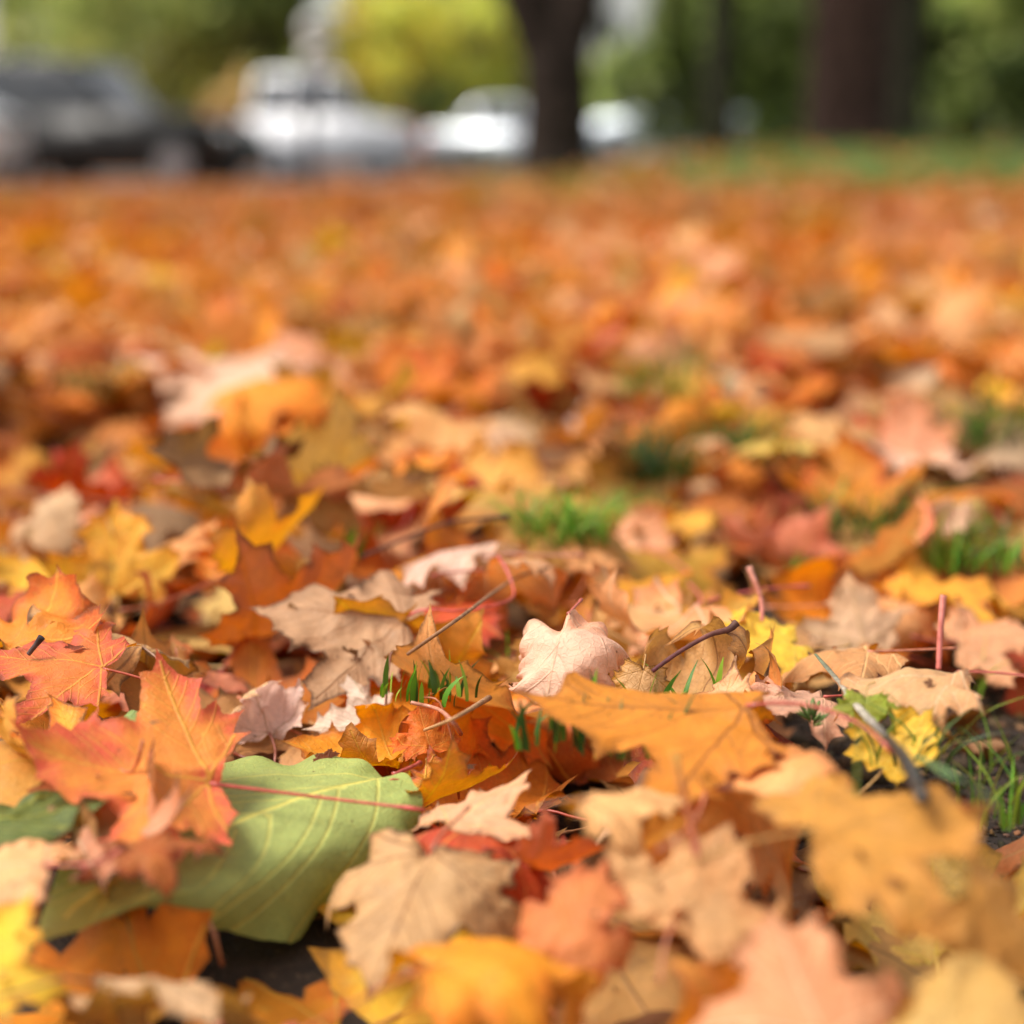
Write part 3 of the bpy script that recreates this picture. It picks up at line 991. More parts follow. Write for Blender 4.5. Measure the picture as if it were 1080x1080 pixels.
hero('blurred rust leaf in front of the big green leaf', 'rust leaf on the green one', 'rust', (120, 250, 975, 918), 20, 6, 12, False, kind='cup', swing=(-20, 6), seed=73)
hero('blurred rusty red leaf lying in front of the big green leaf', 'wide rusty blurred leaf', 'rust', (128, 352, 1082, 985), 15, 2, 10, False, swing=(-32, 2), params=hp([(.3, -.7)], (0, .5, .5, 0, 0)), seed=72, cols={0: (.52, .17, .075), 1: (.44, .11, .07)})
hero('blurred pinkish leaf at the lower left edge, above the yellow one', 'pinkish leaf at lower left edge', 'pink', (-70, 100, 1000, 892), 170, 5, 12, True, kind='cup', swing=(-30, 6), seed=74)
hero('blurred yellow leaf at the lower left corner', 'yellow corner leaf', 'yellow', (-70, 80, 1076, 952), 60, 40, 10, False, hp([(0, -1.0)]), seed=75)
hero('blurred beige leaf along the bottom edge at the left', 'beige bottom leaf', 'tan', (50, 285, 1120, 1028), 30, 4, 14, True, kind='cup', seed=76, cols={2: (.62, .40, .22)})
hero('very blurred peach leaf in the foreground at lower right', 'very blurred peach leaf', 'pink', (720, 965, 1130, 962), 100, 14, 0, True, hp([(0, -.9)], (-.5, -.5, -.5, 0, 0)), seed=77, lift=.008, cols={2: (.62, .28, .13)})
hero('very blurred orange leaf along the bottom edge at the centre', 'orange bottom leaf', 'bright', (400, 640, 1135, 1000), 20, 6, 22, False, kind='cup', seed=78)
hero('very blurred golden leaf at the bottom right corner', 'golden bottom corner leaf', 'gold', (930, 1140, 1140, 1015), 80, 12, 10, True, kind='cup', seed=79)
# the green leaves and the orange leaf on top of them
hero('dark green leaf half hidden at the left edge under the big orange maple leaf', 'dark green leaf', 'green', (-60, 128, 895, 788), 20, 3, 12, False, hp([(0, -.5)]), tps=OVALS, swing=(-30, 15), seed=80, cols={0: (.10, .13, .03), 1: (.075, .10, .025)}, dry=.15)
hero('pale green leaf showing behind the big orange maple leaf', 'pale green leaf', 'green', (42, 205, 802, 738), 10, 5, 14, True, hp([(0, -.4)]), tps=OVALS, swing=(-30, 20), seed=81, cols={2: (.26, .34, .12)}, dry=.1)
hero('big light green leaf, underside up, with yellow veins and its near edge drooping', 'big green leaf', 'green', (28, 446, 990, 798), 226, 2, 4, True, hp([(PI2, -.25), (0, -.25, 0, -1.5, .09, .20)], (0, 0, 0, 0, 0), .10, .5, .5), tps=OVALS, seed=82, settle=72, lift=.0, swing=(-13, 20), order=-60, cols={2: (.35, .40, .12), 1: (.22, .31, .07), 3: (.72, .62, .14)}, dry=.03, stalk=.02)
hero('big orange maple leaf tilted up on the green leaf, with a long crimson stalk', 'big orange maple leaf', 'orange', (10, 266, 895, 688), 187, 2, 38, False, hp([(0, .35), (PI2, .2)], (.5, .4, .3, -.3, -.4), .15, .8, .8), seed=83, settle=86, order=40, stalk=.08, scurl=-.35, cols={0: (.68, .22, .04), 1: (.60, .105, .05), 4: (.55, .09, .07)}, dry=.15)

for _a, _k in sorted(HEROES, key=lambda h: h[0][3][2] + h[1].get('order', 0)):   # from the far ones to the near ones
    place_hero(*_a, **_k)

# ------------------------------------------------------------------ which leaves show: the 300 largest in the picture become objects
def visible_counts():
    Vs, Fs, own, o = [], [], [], 0
    for i, r in enumerate(LEAVES):
        Vs.append(r['V']); Fs.append(r['tp']['F'] + o); own.append(np.full(len(r['tp']['F']), i)); o += len(r['V'])
    V = np.vstack(Vs); F = np.vstack(Fs); own = np.concatenate(own)
    tree = BVHTree.FromPolygons(V.tolist(), F.tolist(), all_triangles=True)
    cnt = np.zeros(len(LEAVES), int); cen = np.zeros((len(LEAVES), 2))
    o3 = Vector(CAM)
    for py in range(4, 1080, 4):
        for px in range(2, 1080, 4):
            if py < 300: continue
            d = Vector(ray(px, py)).normalized()
            h = tree.ray_cast(o3, d, 6.0)
            if h[2] is not None:
                k = own[h[2]]
                cnt[k] += 1; cen[k] += (px, py)
    return cnt, cen / np.maximum(cnt, 1)[:, None]


CNT, CEN = visible_counts()
_order = sorted(range(len(LEAVES)), key=lambda i: -CNT[i])
CHOSEN = [i for i in _order if CNT[i] >= 2][:298]
_ch = set(CHOSEN)

# landmarks for the labels: the leaves above and the few other things lying among them
LANDMARKS = [(LEAVES[i]['short'], CEN[i][0], CEN[i][1]) for i in CHOSEN if LEAVES[i]['label'] and CNT[i] >= 12]
LANDMARKS += [('bare twig', 460, 560), ('grey straw', 915, 760), ('purple stem', 735, 680), ('bright grass tuft', 590, 530), ('bare soil', 1000, 780)]


def colour_of(r):
    c = r['cols'][2] if r['under'] else r['cols'][0]
    best, bd = 'orange', 9
    for k, v in PAL.items():
        if k in ('green', 'lime'): continue
        d = np.linalg.norm(np.sqrt(c) - np.sqrt(np.array(v[2] if (r['under'] and k == r['pal']) else v[0])))
        if d < bd: best, bd = k, d
    return WORD[r['pal']] if r['pal'] in ('green', 'lime', 'brown', 'pale', 'pink', 'tan') or not r['under'] else WORD[best]


SECT = ['right of', 'just below and right of', 'just below', 'just below and left of', 'left of', 'just above and left of', 'just above', 'just above and right of']
STATE = {'flat': 'flat', 'cup': 'cupped', 'fold': 'folded', 'roll': 'rolled', 'crumple': 'crumpled'}


def sector(dx, dy):
    return int(round(math.atan2(dy, dx) / (math.pi / 4))) % 8


def write_labels():
    rest = [i for i in CHOSEN if not LEAVES[i]['label']]
    words = {i: colour_of(LEAVES[i]) for i in rest}
    ranked = {}
    for li, (nm, lx, ly) in enumerate(LANDMARKS):
        for i in rest:
            dx, dy = CEN[i][0] - lx, CEN[i][1] - ly
            ranked.setdefault((words[i], li, sector(dx, dy)), []).append((math.hypot(dx, dy * 1.6), i))
    opts = []
    for (w, li, s), lst in ranked.items():
        for k, (d, i) in enumerate(sorted(lst)[:4]):
            opts.append((k * 90 + d, i, k, w, li, s))
    used = set()
    for cost, i, k, w, li, s in sorted(opts):
        if LEAVES[i]['label']: continue
        lab = f"{['', 'second ', 'third ', 'fourth '][k]}{w} {'leaf' if k else STATE[LEAVES[i]['kind']] + ' leaf'}"
        key = (w, li, s, k)
        if key in used: continue
        used.add(key)
        near = ['nearest ', '', '', ''][k]
        LEAVES[i]['label'] = f"{near}{lab} {SECT[s]} the {LANDMARKS[li][0]}"
    for i in rest:
        lb = LEAVES[i]['label']
        if lb and len(lb.split()) > 16:
            LEAVES[i]['label'] = lb.replace('just ', '').replace('the wavy', 'wavy')
        if not LEAVES[i]['label']:
            LEAVES[i]['label'] = f"{words[i]} {STATE[LEAVES[i]['kind']]} leaf {int(CEN[i][0] / 10.8)} percent across and {int(CEN[i][1] / 10.8)} percent down"


write_labels()
for i in CHOSEN:
    r = LEAVES[i]
    root = empty('broad_leaf' if r['tp'] is OVALS[0] else 'maple_leaf', r['J'])
    tag(root, r['label'], 'leaf', 'fallen green leaves' if r['tp'] is OVALS[0] else 'fallen maple leaves on the ground')
    me = np_mesh('leaf_blade', r['V'] - r['J'], r['tp']['F'], blade_attrs(r))
    mesh_obj('leaf_blade', me, M_LEAF, root)
    sv, sf = tube_arrays(r['sp'] - r['J'], r['sr'], 7)
    c = np.column_stack([np.tile(r['cols'][4], (len(sv), 1)), np.ones(len(sv))])
    mesh_obj('leaf_stalk', np_mesh('leaf_stalk', sv, sf, {'cA': c}), M_STALK, root)

# ------------------------------------------------------------------ the rest of the leaf litter, out to the cars and trees: one mass
def far_litter():
    Vs, Fs, AT, o = [], [], [], 0
    def add(V, F, at):
        nonlocal o
        Vs.append(V); Fs.append(F + o); AT.append(at); o += len(V)
    for i, r in enumerate(LEAVES):
        if i not in _ch:
            add(r['V'], r['tp']['F'], blade_attrs(r))
    g = np.random.default_rng(77)
    base = {'LOW': [], 'TINY': []}
    for nm, tl in (('LOW', LOW), ('TINY', TINY)):
        for tp in tl:
            for kd in ('flat', 'flat', 'cup', 'cup', 'cup', 'fold', 'roll'):
                base[nm].append((tp, shape_leaf(tp, pose_params(kd, g), g)))
    def band(n, y0, y1, nm, hgt, tilt, smin, smax):
        k = 0
        while k < n:
            y = math.sqrt(g.uniform(y0 * y0, y1 * y1))
            x = g.uniform(-1, 1) * (0.36 * y + 0.15)
            k += 1
            if g.random() < 0.96 * float(turf_amount(np.array(x), np.array(y))): continue
            tp, U = base[nm][g.integers(len(base[nm]))]
            s = g.uniform(smin, smax)
            M = rot(g.uniform(0, 360), g.normal(0, tilt), g.normal(0, tilt), g.random() < 0.45)
            W = (U @ M.T) * s
            W[:, 2] -= np.percentile(W[:, 2], 20)
            W += np.array([x, y, float(ground_z(x, y)) + g.uniform(0.002, hgt)])
            W[:, 2] += float(near_bumps(np.array(x), np.array(y)))
            pal = _mk[g.choice(len(_mk), p=_mw)] if g.random() < .6 else ('peach', 'pink', 'peach', 'bright', 'tan', 'orange')[g.integers(6)]
            if pal in ('red', 'rust', 'brown') and g.random() < .7: pal = 'orange'
            cols = [vary(c, g) for c in PAL[pal]]
            rr = {'V': W, 'tp': tp, 'scale': s, 'cols': cols, 'seed': g.uniform(0, 100), 'dry': 0.3}
            add(W, tp['F'], blade_attrs(rr))
    band(1500, 1.72, 3.0, 'LOW', 0.045, 26, .05, .09)
    band(1900, 2.8, 4.6, 'LOW', 0.05, 28, .055, .095)
    band(5600, 4.4, 9.5, 'TINY', 0.05, 28, .06, .10)
    band(9500, 9.0, 24.0, 'TINY', 0.05, 28, .07, .115)
    at = {k: np.concatenate([a[k] for a in AT]) for k in AT[0]}
    me = np_mesh('fallen_leaves', np.vstack(Vs), np.vstack(Fs), at)
    o_ = mesh_obj('fallen_leaves', me, M_LEAF)
    tag(o_, 'carpet of fallen autumn leaves, blurring away towards the cars and trees', 'leaves', kind='stuff')


far_litter()


def fragments():
    """Crumbled bits of old leaves lying over the near pile."""
    g = np.random.default_rng(123)
    Vs, Fs, AT, o = [], [], [], 0
    for _ in range(230):
        y = g.uniform(.42, 1.5); x = g.uniform(-1, 1) * (.32 * y + .03)
        tp = TINY[g.integers(len(TINY))]
        sc = g.uniform(.0025, .007)
        P = tp['P'] * np.array([g.uniform(.4, 1.0), g.uniform(.6, 1.2)])
        U = bend(np.column_stack([P, np.zeros(len(P))]), g.uniform(0, 6.28), g.normal(0, 1.2))
        W = (U @ rot(g.uniform(0, 360), g.normal(0, 22), g.normal(0, 22), False).T) * sc
        W += np.array([x, y, float(h_at(np.array([x]), np.array([y]))[0]) + .0015])
        cols = [vary(c, g) for c in PAL[('brown', 'brown', 'rust', 'tan', 'orange')[g.integers(5)]]]
        r = {'V': W, 'tp': tp, 'scale': sc, 'cols': cols, 'seed': g.uniform(0, 100), 'dry': .6}
        Vs.append(W); Fs.append(tp['F'] + o); AT.append(blade_attrs(r)); o += len(W)
    at = {k: np.concatenate([a[k] for a in AT]) for k in AT[0]}
    tag(mesh_obj('leaf_crumbs', np_mesh('leaf_crumbs', np.vstack(Vs), np.vstack(Fs), at), M_LEAF), 'small brown crumbs of broken leaves scattered over the near leaves', 'leaf crumbs', kind='stuff')


fragments()

# ------------------------------------------------------------------ grass, twigs and scraps among the leaves
def on_pile(px, py, dz=0.0):
    """Where the line of sight through a photo pixel first meets the pile."""
    d = ray(px, py)
    y = 0.26
    while y < 2.6:
        p = CAM + d * (y / d[1])
        if p[2] <= float(h_at(p[0:1], p[1:2])[0]) + dz: return p
        y += 0.002
    p = at(px, py, 0.03)
    for _ in range(6):
        p = at(px, py, float(ground_z(p[0], p[1])) + 0.03 + dz)
    return p


def blades(n, spread, hgt, g, cols, width=0.0026, lean=0.5, depth=0.6):
    Vs, Fs, Cs, o = [], [], [], 0
    for _ in range(n):
        a = g.uniform(0, 6.283); rr = spread * math.sqrt(g.random())
        b = np.array([rr * math.cos(a), rr * math.sin(a) * depth, 0])
        h = hgt * g.uniform(0.35, 1.15)
        la = g.uniform(0, 6.283); lv = lean * g.uniform(0.2, 1.3)
        dv = np.array([math.cos(la), math.sin(la), 0])
        side = np.array([-dv[1], dv[0], 0]) if g.random() < .5 else np.array([math.cos(la + g.uniform(-1, 1)), math.sin(la + g.uniform(-1, 1)), 0.1])
        m = 7
        t = np.linspace(0, 1, m)
        ctr = b + dv * (lv * h * t ** 2)[:, None] + np.array([0, 0, 1]) * (h * (t - 0.28 * lv * t ** 2.4))[:, None] - np.array([0, 0, 0.012])
        w = width * g.uniform(0.6, 1.2) * np.array([.75, .95, 1, .95, .8, .5, .06])
        L_ = ctr + side * w[:, None] / 2; R_ = ctr - side * w[:, None] / 2
        mid = ctr + np.cross(dv, side) * (w * 0.18)[:, None]
        V = np.stack([L_, mid, R_], 1).reshape(-1, 3)
        F = []
        for i in range(m - 1):
            for q in range(2):
                a0 = i * 3 + q
                F.append((a0, a0 + 1, a0 + 4, a0 + 3))
        c = vary(cols[g.integers(len(cols))], g, 0.14)
        cc = np.concatenate([np.tile(c, (len(V), 1)), np.ones((len(V), 1))], 1)
        Vs.append(V); Fs.append(np.array(F) + o); Cs.append(cc); o += len(V)
    return np.vstack(Vs), np.vstack(Fs), np.vstack(Cs)


GREEN = [(.14, .32, .025), (.10, .24, .02), (.21, .38, .035), (.28, .40, .05)]
DARKG = [(.035, .085, .014), (.055, .12, .018), (.09, .16, .025)]
YELG = [(.22, .27, .035), (.14, .22, .03), (.30, .30, .06)]


def tuft(px, py, n, hgt, spread, cols, label, seed, width=0.0026, lean=0.5, dz=-0.008):
    g = np.random.default_rng(seed)
    p = on_pile(px, py, dz)
    V, F, c = blades(n, spread, hgt, g, cols, width, lean)
    o = mesh_obj('grass_tuft', np_mesh('grass_tuft', V, F, {'cA': c}), M_GRASS)
    o.location = p
    tag(o, label, 'grass', 'grass tufts growing up between the leaves')


tuft(592, 556, 230, 0.040, .028, GREEN, 'bright green grass tuft, blurred, at the centre behind the pinkish leaves', 1, .0017, 1.0, 0.0)
tuft(652, 535, 88, 0.035, .028, YELG, 'small faded grass tuft right beside the bright green tuft', 2, .0017, 1.0, 0.0)
tuft(694, 490, 154, 0.057, .030, DARKG, 'dark grass tuft left of the pale leaf, right of centre', 3, .0017, 1.0, 0.0)
tuft(776, 470, 132, 0.049, .040, DARKG + GREEN[:1], 'blurred grass tuft further back, right of the pale leaf', 4, .0017, 1.0, 0.0)
tuft(924, 552, 132, 0.049, .040, DARKG + GREEN[:1], 'dark grass tuft left of the pale curled leaf at right', 5, .0017, 1.0, 0.0)
tuft(1024, 580, 101, 0.043, .034, GREEN + DARKG, 'green grass tuft right of the pale curled leaf', 6, .0017, 1.0, 0.0)
tuft(858, 588, 26, .018, .014, GREEN, 'tiny grass tuft above the pale star shaped leaf', 7)
tuft(1056, 455, 132, 0.059, .036, DARKG + GREEN[:1], 'dark blurred grass tuft at the far right edge', 8, .0017, 1.0, 0.0)
tuft(640, 752, 60, .024, .036, DARKG + GREEN[:1], 'dark grass growing under the crumpled pinkish leaf', 9, .0022)
tuft(702, 750, 14, .034, .012, GREEN, 'thin green blades standing beside the purple stem', 10, .0024, .55)
tuft(752, 716, 3, .026, .004, GREEN, 'single short green blades right of the purple stem', 11, .0026, .3)
tuft(452, 708, 34, .018, .022, DARKG + GREEN, 'short grass in the gap right of the big brownish tan leaf', 12, .0024)
tuft(528, 690, 5, .026, .006, GREEN, 'few bright blades beside the golden leaf behind the crumple', 13, .0024, 1.1)
tuft(1030, 712, 5, .034, .006, GREEN, 'fine grass sprout at the right edge of the bare soil', 14, .0018, .7)
tuft(1044, 836, 20, .040, .014, GREEN + YELG, 'sparse green blades growing from the bare soil', 15, .0016, .8)
tuft(985, 772, 30, 0.030, .024, DARKG + YELG, 'fine dark grass under the tent shaped pinkish leaf', 16, .0014, 1.0, 0.0)
tuft(374, 566, 14, .022, .010, GREEN, 'small green tuft by the tip of the folded rusty red leaf', 17)
tuft(722, 350, 132, 0.068, .06, DARKG + YELG, 'far blurred grass tuft right of centre', 18, .0017, 1.0, 0.0)
tuft(525, 300, 132, 0.081, .08, YELG, 'far blurred yellowish grass tuft near the centre', 19, .0017, 1.0, 0.0)
tuft(1000, 345, 154, 0.081, .07, DARKG + GREEN[:1], 'far blurred grass tuft at the right', 20, .0017, 1.0, 0.0)
tuft(705, 400, 88, 0.054, .05, YELG, 'blurred yellowish grass tuft above the dark tuft', 21, .0017, 1.0, 0.0)
tuft(100, 405, 88, 0.047, .04, DARKG + YELG, 'blurred grass tuft left of the large pale leaf', 22, .0017, 1.0, 0.0)
tuft(925, 268, 132, 0.081, .09, DARKG + YELG, 'very far blurred grass tuft at right', 23, .0017, 1.0, 0.0)


def stem(name, label, cat, pts, radii, cols, mat=M_TWIG, n=40, lump=0.0, seed=0, squash=1.0, parent=None):
    g = np.random.default_rng(seed)
    P = spline(np.array(pts), n)
    r = np.interp(np.linspace(0, 1, n), np.linspace(0, 1, len(radii)), radii) * (1 + lump * g.normal(0, 1, n))
    V, F = tube_arrays(P, r, 9, squash)
    t = np.concatenate([np.repeat(np.linspace(0, 1, n), 9), [0, 1]])
    K = np.array(cols)
    c = np.stack([np.interp(t, np.linspace(0, 1, len(K)), K[:, i]) for i in range(3)] + [np.ones(len(t))], 1)
    o = mesh_obj(name, np_mesh(name, V - P[0], F, {'cA': c}), mat, parent)
    o.location = P[0]
    if label: tag(o, label, cat)
    return o


def raised(*q):
    """Points (px, py, height over the pile)."""
    return [on_pile(a, b, h) for a, b, h in q]


_a = on_pile(382, 588, .004); _y = _a[1]
stem('bare_twig', 'thin bare brown twig arching over the leaves left of centre', 'twig', [at_depth(380, 588, _y), at_depth(418, 572, _y + .01), at_depth(470, 552, _y + .02), at_depth(512, 547, _y + .03), at_depth(536, 545, _y + .035)],
     [.0011, .001, .0009, .001, .0017], [(.10, .035, .02), (.07, .03, .02), (.045, .02, .015)], lump=.05)
_a = on_pile(690, 708, .002); _y = _a[1]
stem('leaf_stem', 'dark purple leaf stem rising from the grass to a knobbed tip right of centre', 'stem', [at_depth(688, 708, _y), at_depth(716, 688, _y + .004), at_depth(748, 670, _y + .01), at_depth(768, 664, _y + .014), at_depth(777, 657, _y + .016)],
     [.0009, .00095, .001, .0014, .0017], [(.09, .02, .025), (.13, .045, .035), (.07, .03, .02)], lump=.04)
_a = on_pile(735, 905, .002); _y = _a[1]
stem('leaf_stem', 'blurred upright pink stem with a yellow tip in front of the deep orange leaf', 'stem', [at_depth(736, 906, _y), at_depth(727, 860, _y + .004), at_depth(716, 815, _y + .006), at_depth(712, 794, _y + .008)],
     [.0011, .0011, .0012, .0014], [(.50, .13, .09), (.56, .20, .07), (.60, .36, .06)], mat=M_STALK)
_a = on_pile(990, 706, .002); _y = _a[1]
stem('leaf_stem', 'upright pinkish red stem under the yellow orange leaf at right', 'stem', [at_depth(990, 706, _y), at_depth(992, 665, _y + .004), at_depth(995, 628, _y + .008)], [.0010, .0011, .0013], [(.6, .16, .13), (.66, .22, .17)], mat=M_STALK)
_a = on_pile(802, 655, .002); _y = _a[1]
stem('leaf_stem', 'blurred pink stem standing above the bright yellow leaf', 'stem', [at_depth(804, 655, _y), at_depth(802, 630, _y + .004), at_depth(790, 598, _y + .01)], [.0010, .0011, .0015], [(.6, .2, .16), (.62, .28, .2)], mat=M_STALK)
_a = on_pile(38, 690, .002); _y = _a[1]
stem('leaf_stem', 'short dark stem end poking up at the left above the red orange leaf', 'stem', [at_depth(30, 690, _y), at_depth(38, 680, _y), at_depth(44, 672, _y)], [.0010, .0011, .0016], [(.09, .05, .04), (.03, .02, .02)])
stem('leaf_stem', 'thin curved pink stem lying under the small pointed orange leaf', 'stem', raised((434, 741, .006), (462, 748, .012), (478, 762, .006), (486, 774, .001)), [.0008, .0008, .0008, .0010], [(.56, .26, .17), (.42, .15, .11)], mat=M_STALK)
stem('leaf_stem', 'thin tan stem lying straight at centre beside the curved pink stem', 'stem', raised((448, 770, .003), (480, 757, .008), (516, 736, .008)), [.0007, .0007, .0013], [(.40, .22, .09), (.30, .16, .08)])
stem('leaf_stem', 'brown stem lying from the big tan leaf towards the twig', 'stem', raised((430, 690, .01), (480, 655, .018), (540, 612, .014), (578, 598, .008)), [.0008, .0008, .0008, .0010], [(.20, .10, .05), (.26, .13, .06)])

# the weathered straw that ends in a dark wet stem
def over(pix, up=0.004):
    q = np.array([on_pile(a, b, up) for a, b in pix])
    t = np.linspace(0, 1, len(pix))
    k = np.polyfit(t[:4], q[:4, 1], 1)
    y = np.polyval(k, t)
    y = y - max(0.0, float(np.max((y - q[:, 1])[:4]))) - 0.001
    return [at_depth(a, b, yy) for (a, b), yy in zip(pix, y)]


_p = over([(860, 690), (884, 718), (912, 752), (936, 778), (956, 804), (974, 830)])
_p[-1] = _p[-1] - np.array([0, 0, .004])
_p[2] = _p[2] + np.array([-.0012, 0, .0008])
straw = empty('grass_straw', _p[0])
tag(straw, 'weathered grey straw with a dark wet lower stem, lying beside the bare soil', 'straw')
def _rel(pp): return [p - _p[0] for p in pp]
stem('straw_tip', None, None, _rel(_p[:2]), [.0007, .0011, .0011], [(.10, .12, .06), (.13, .13, .08), (.20, .17, .12)], parent=straw, squash=.4)
stem('straw_husk', None, None, _rel(_p[1:4]), [.0010, .0016, .0017, .0014], [(.22, .18, .13), (.40, .34, .27), (.07, .055, .045)], parent=straw, squash=.5, lump=.12, seed=3)
stem('dark_stem', None, None, _rel(_p[3:]), [.0015, .0019, .0023, .0021], [(.03, .024, .02), (.018, .014, .012)], mat=plain('wet stem', (.02, .016, .013), .28, .6, scale=300), parent=straw, lump=.10, seed=9)
stem('wild_grass', 'broad blue green grass blade lying on the bare soil at right', 'grass', raised((966, 796, .006), (995, 812, .010), (1030, 832, .006), (1056, 852, .001)), [.0010, .0021, .0022, .0012], [(.16, .25, .09), (.11, .20, .075), (.09, .16, .05)], mat=M_GRASS, squash=.25)
stem('wild_grass', 'blurred upright grass blade in front of the small yellow pointed leaf', 'grass', [on_pile(902, 862, -.006), on_pile(902, 862, -.006) + np.array([.001, .004, .02]), on_pile(902, 862, -.006) + np.array([.004, .008, .044])], [.0014, .0013, .0003], [(.17, .20, .04), (.12, .18, .03)], mat=M_GRASS, squash=.35)


def weed(px, py, label, seed):
    g = np.random.default_rng(seed)
    Vs, Fs, o = [], [], 0
    for k in range(16):
        a = g.uniform(0, 6.28); el = g.uniform(.3, 1.3); L = g.uniform(.005, .010)
        d = np.array([math.cos(a) * math.cos(el), math.sin(a) * math.cos(el), math.sin(el)])
        V, F = tube_arrays(np.array([d * L * t for t in (.2, .5, .8, 1.0)]) + np.array([0, 0, .004 * k / 16]), np.array([.0005, .0011, .0010, .0003]), 6, .5)
        Vs.append(V); Fs.append(F + o); o += len(V)
    V = np.vstack(Vs)
    c = np.tile(np.array([.13, .20, .05, 1]), (len(V), 1))
    ob = mesh_obj('weed_sprout', np_mesh('weed_sprout', V, np.vstack(Fs), {'cA': c}), M_GRASS)
    ob.location = on_pile(px, py, .001)
    tag(ob, label, 'weed')


weed(856, 768, 'tiny green weed sprout between the pinkish veined leaf and the deep orange leaf', 4)


def crumbs():
    g = np.random.default_rng(8)
    Vs, Fs, Cs, o = [], [], [], 0
    ico = bmesh.new(); bmesh.ops.create_icosphere(ico, subdivisions=1, radius=1.0)
    B = np.array([v.co[:] for v in ico.verts]); BF = np.array([[v.index for v in f.verts] for f in ico.faces]); ico.free()
    k = 0
    while k < 5200:
        x, y = 0.205 + g.uniform(-.15, .15), 0.785 + g.uniform(-.11, .11)
        k += 1
        r = min(g.lognormal(-6.75, .6), .006)
        z = float(ground_z(x, y)) + float(near_bumps(np.array(x), np.array(y)))
        S = B * (1 + g.normal(0, .22, (len(B), 1))) * r * np.array([g.uniform(.7, 1.8), g.uniform(.6, 1.2), g.uniform(.4, .9)])
        a = g.uniform(0, 6.28)
        S = np.column_stack([S[:, 0] * math.cos(a) - S[:, 1] * math.sin(a), S[:, 0] * math.sin(a) + S[:, 1] * math.cos(a), S[:, 2]]) + np.array([x, y, z + r * .25])
        c = vary([(.03, .02, .014), (.055, .035, .022), (.10, .06, .036), (.18, .10, .05)][g.choice(4, p=[.36, .34, .2, .10])], g, .2)
        Vs.append(S); Fs.append(BF + o); o += len(S)
        Cs.append(np.tile(np.append(c, 1), (len(S), 1)))
    ob = mesh_obj('soil_crumbs', np_mesh('soil_crumbs', np.vstack(Vs), np.vstack(Fs), {'cA': np.vstack(Cs)}), M_CRUMB)
    tag(ob, 'dark crumbs of bare soil at the right', 'soil', kind='stuff')


crumbs()

# ------------------------------------------------------------------ beyond the lawn
def xat(px, D): return (px - 540) / FPX * D
def zat(py, D): return CAM_Z + (540 - math.tan(R(PITCH)) * FPX - py) / FPX * D * 1.0


def far_turf():
    """Short grass among the leaves along the back of the lawn."""
    g = np.random.default_rng(15)
    Vs, Fs, Cs, o = [], [], [], 0
    tries = 0
    while len(Vs) < 420 and tries < 20000:
        tries += 1
        y = g.uniform(7, 21); x = g.uniform(-.14, .36) * y
        if g.random() > float(turf_amount(np.array(x), np.array(y))): continue
        V, F, c = blades(26, .26, .11, g, YELG + DARKG, .007, .6, 1.0)
        V = V + np.array([x, y, float(ground_z(x, y)) + .01])
        Vs.append(V); Fs.append(F + o); Cs.append(c); o += len(V)
    ob = mesh_obj('turf_grass', np_mesh('turf_grass', np.vstack(Vs), np.vstack(Fs), {'cA': np.vstack(Cs)}), M_GRASS)
    tag(ob, 'short green grass along the back of the leaf covered lawn', 'grass', kind='stuff')


far_turf()

def add_box(bm, c, d, rz=0.0):
    M = Matrix.Translation(Vector(c)) @ Matrix.Rotation(rz, 4, 'Z') @ Matrix.Diagonal((d[0], d[1], d[2], 1))
    bmesh.ops.create_cube(bm, size=1.0, matrix=M)


M_ASPHALT = plain('asphalt', (.055, .055, .058), .85, .3, scale=3)
def road():
    xs = np.linspace(-60, 60, 61); ys = np.linspace(24.5, 40, 9)
    X, Y = np.meshgrid(xs, ys)
    Z = ground_z(X, Y) + 0.012
    nx, ny = len(xs), len(ys)
    I = np.arange(nx * ny).reshape(ny, nx)
    F = np.stack([I[:-1, :-1].ravel(), I[:-1, 1:].ravel(), I[1:, 1:].ravel(), I[1:, :-1].ravel()], 1)
    tag(mesh_obj('road', np_mesh('road', np.stack([X.ravel(), Y.ravel(), Z.ravel()], 1), F), M_ASPHALT), kind='structure')
    bm = bmesh.new()
    for k in range(30):
        x0 = -45 + k * 1.52
        add_box(bm, (x0, 24.3, ground_z(x0, 24.3) + .03), (1.5, .2, .2))
    tag(bm_obj('kerb', bm, plain('kerb stone', (.30, .29, .27), .8)), kind='structure')


road()

# ---- cars
M_GLASS = plain('car glass', (.012, .014, .016), .04, .9, var=.05)
M_TYRE = plain('tyre rubber', (.018, .018, .018), .8, .3)
M_RIM = plain('alloy rim', (.45, .45, .47), .3, .5, .8)
M_LAMPW = plain('headlamp glass', (.75, .78, .8), .1, .8)
M_LAMPR = plain('tail lamp red', (.62, .03, .03), .15, .7)
M_TRIM = plain('black trim', (.02, .02, .02), .5, .4)
M_PLATE = plain('blank plate', (.7, .7, .68), .5)


def prism(profile, hw0, hw1=None, ztop=None):
    """Side profile (x, z) extruded across the car; the half width runs from hw0 at the lowest point to hw1 at ztop."""
    bm = bmesh.new()
    zs = [p[1] for p in profile]
    z0, z1 = min(zs), max(zs) if ztop is None else ztop
    def hw(z): return hw0 if hw1 is None else hw0 + (hw1 - hw0) * min(1, max(0, (z - z0) / (z1 - z0)))
    A = [bm.verts.new((x, -hw(z), z)) for x, z in profile]
    B = [bm.verts.new((x, hw(z), z)) for x, z in profile]
    bm.faces.new(A); bm.faces.new(B[::-1])
    n = len(profile)
    for i in range(n):
        bm.faces.new((A[i], A[(i + 1) % n], B[(i + 1) % n], B[i]))
    return bm


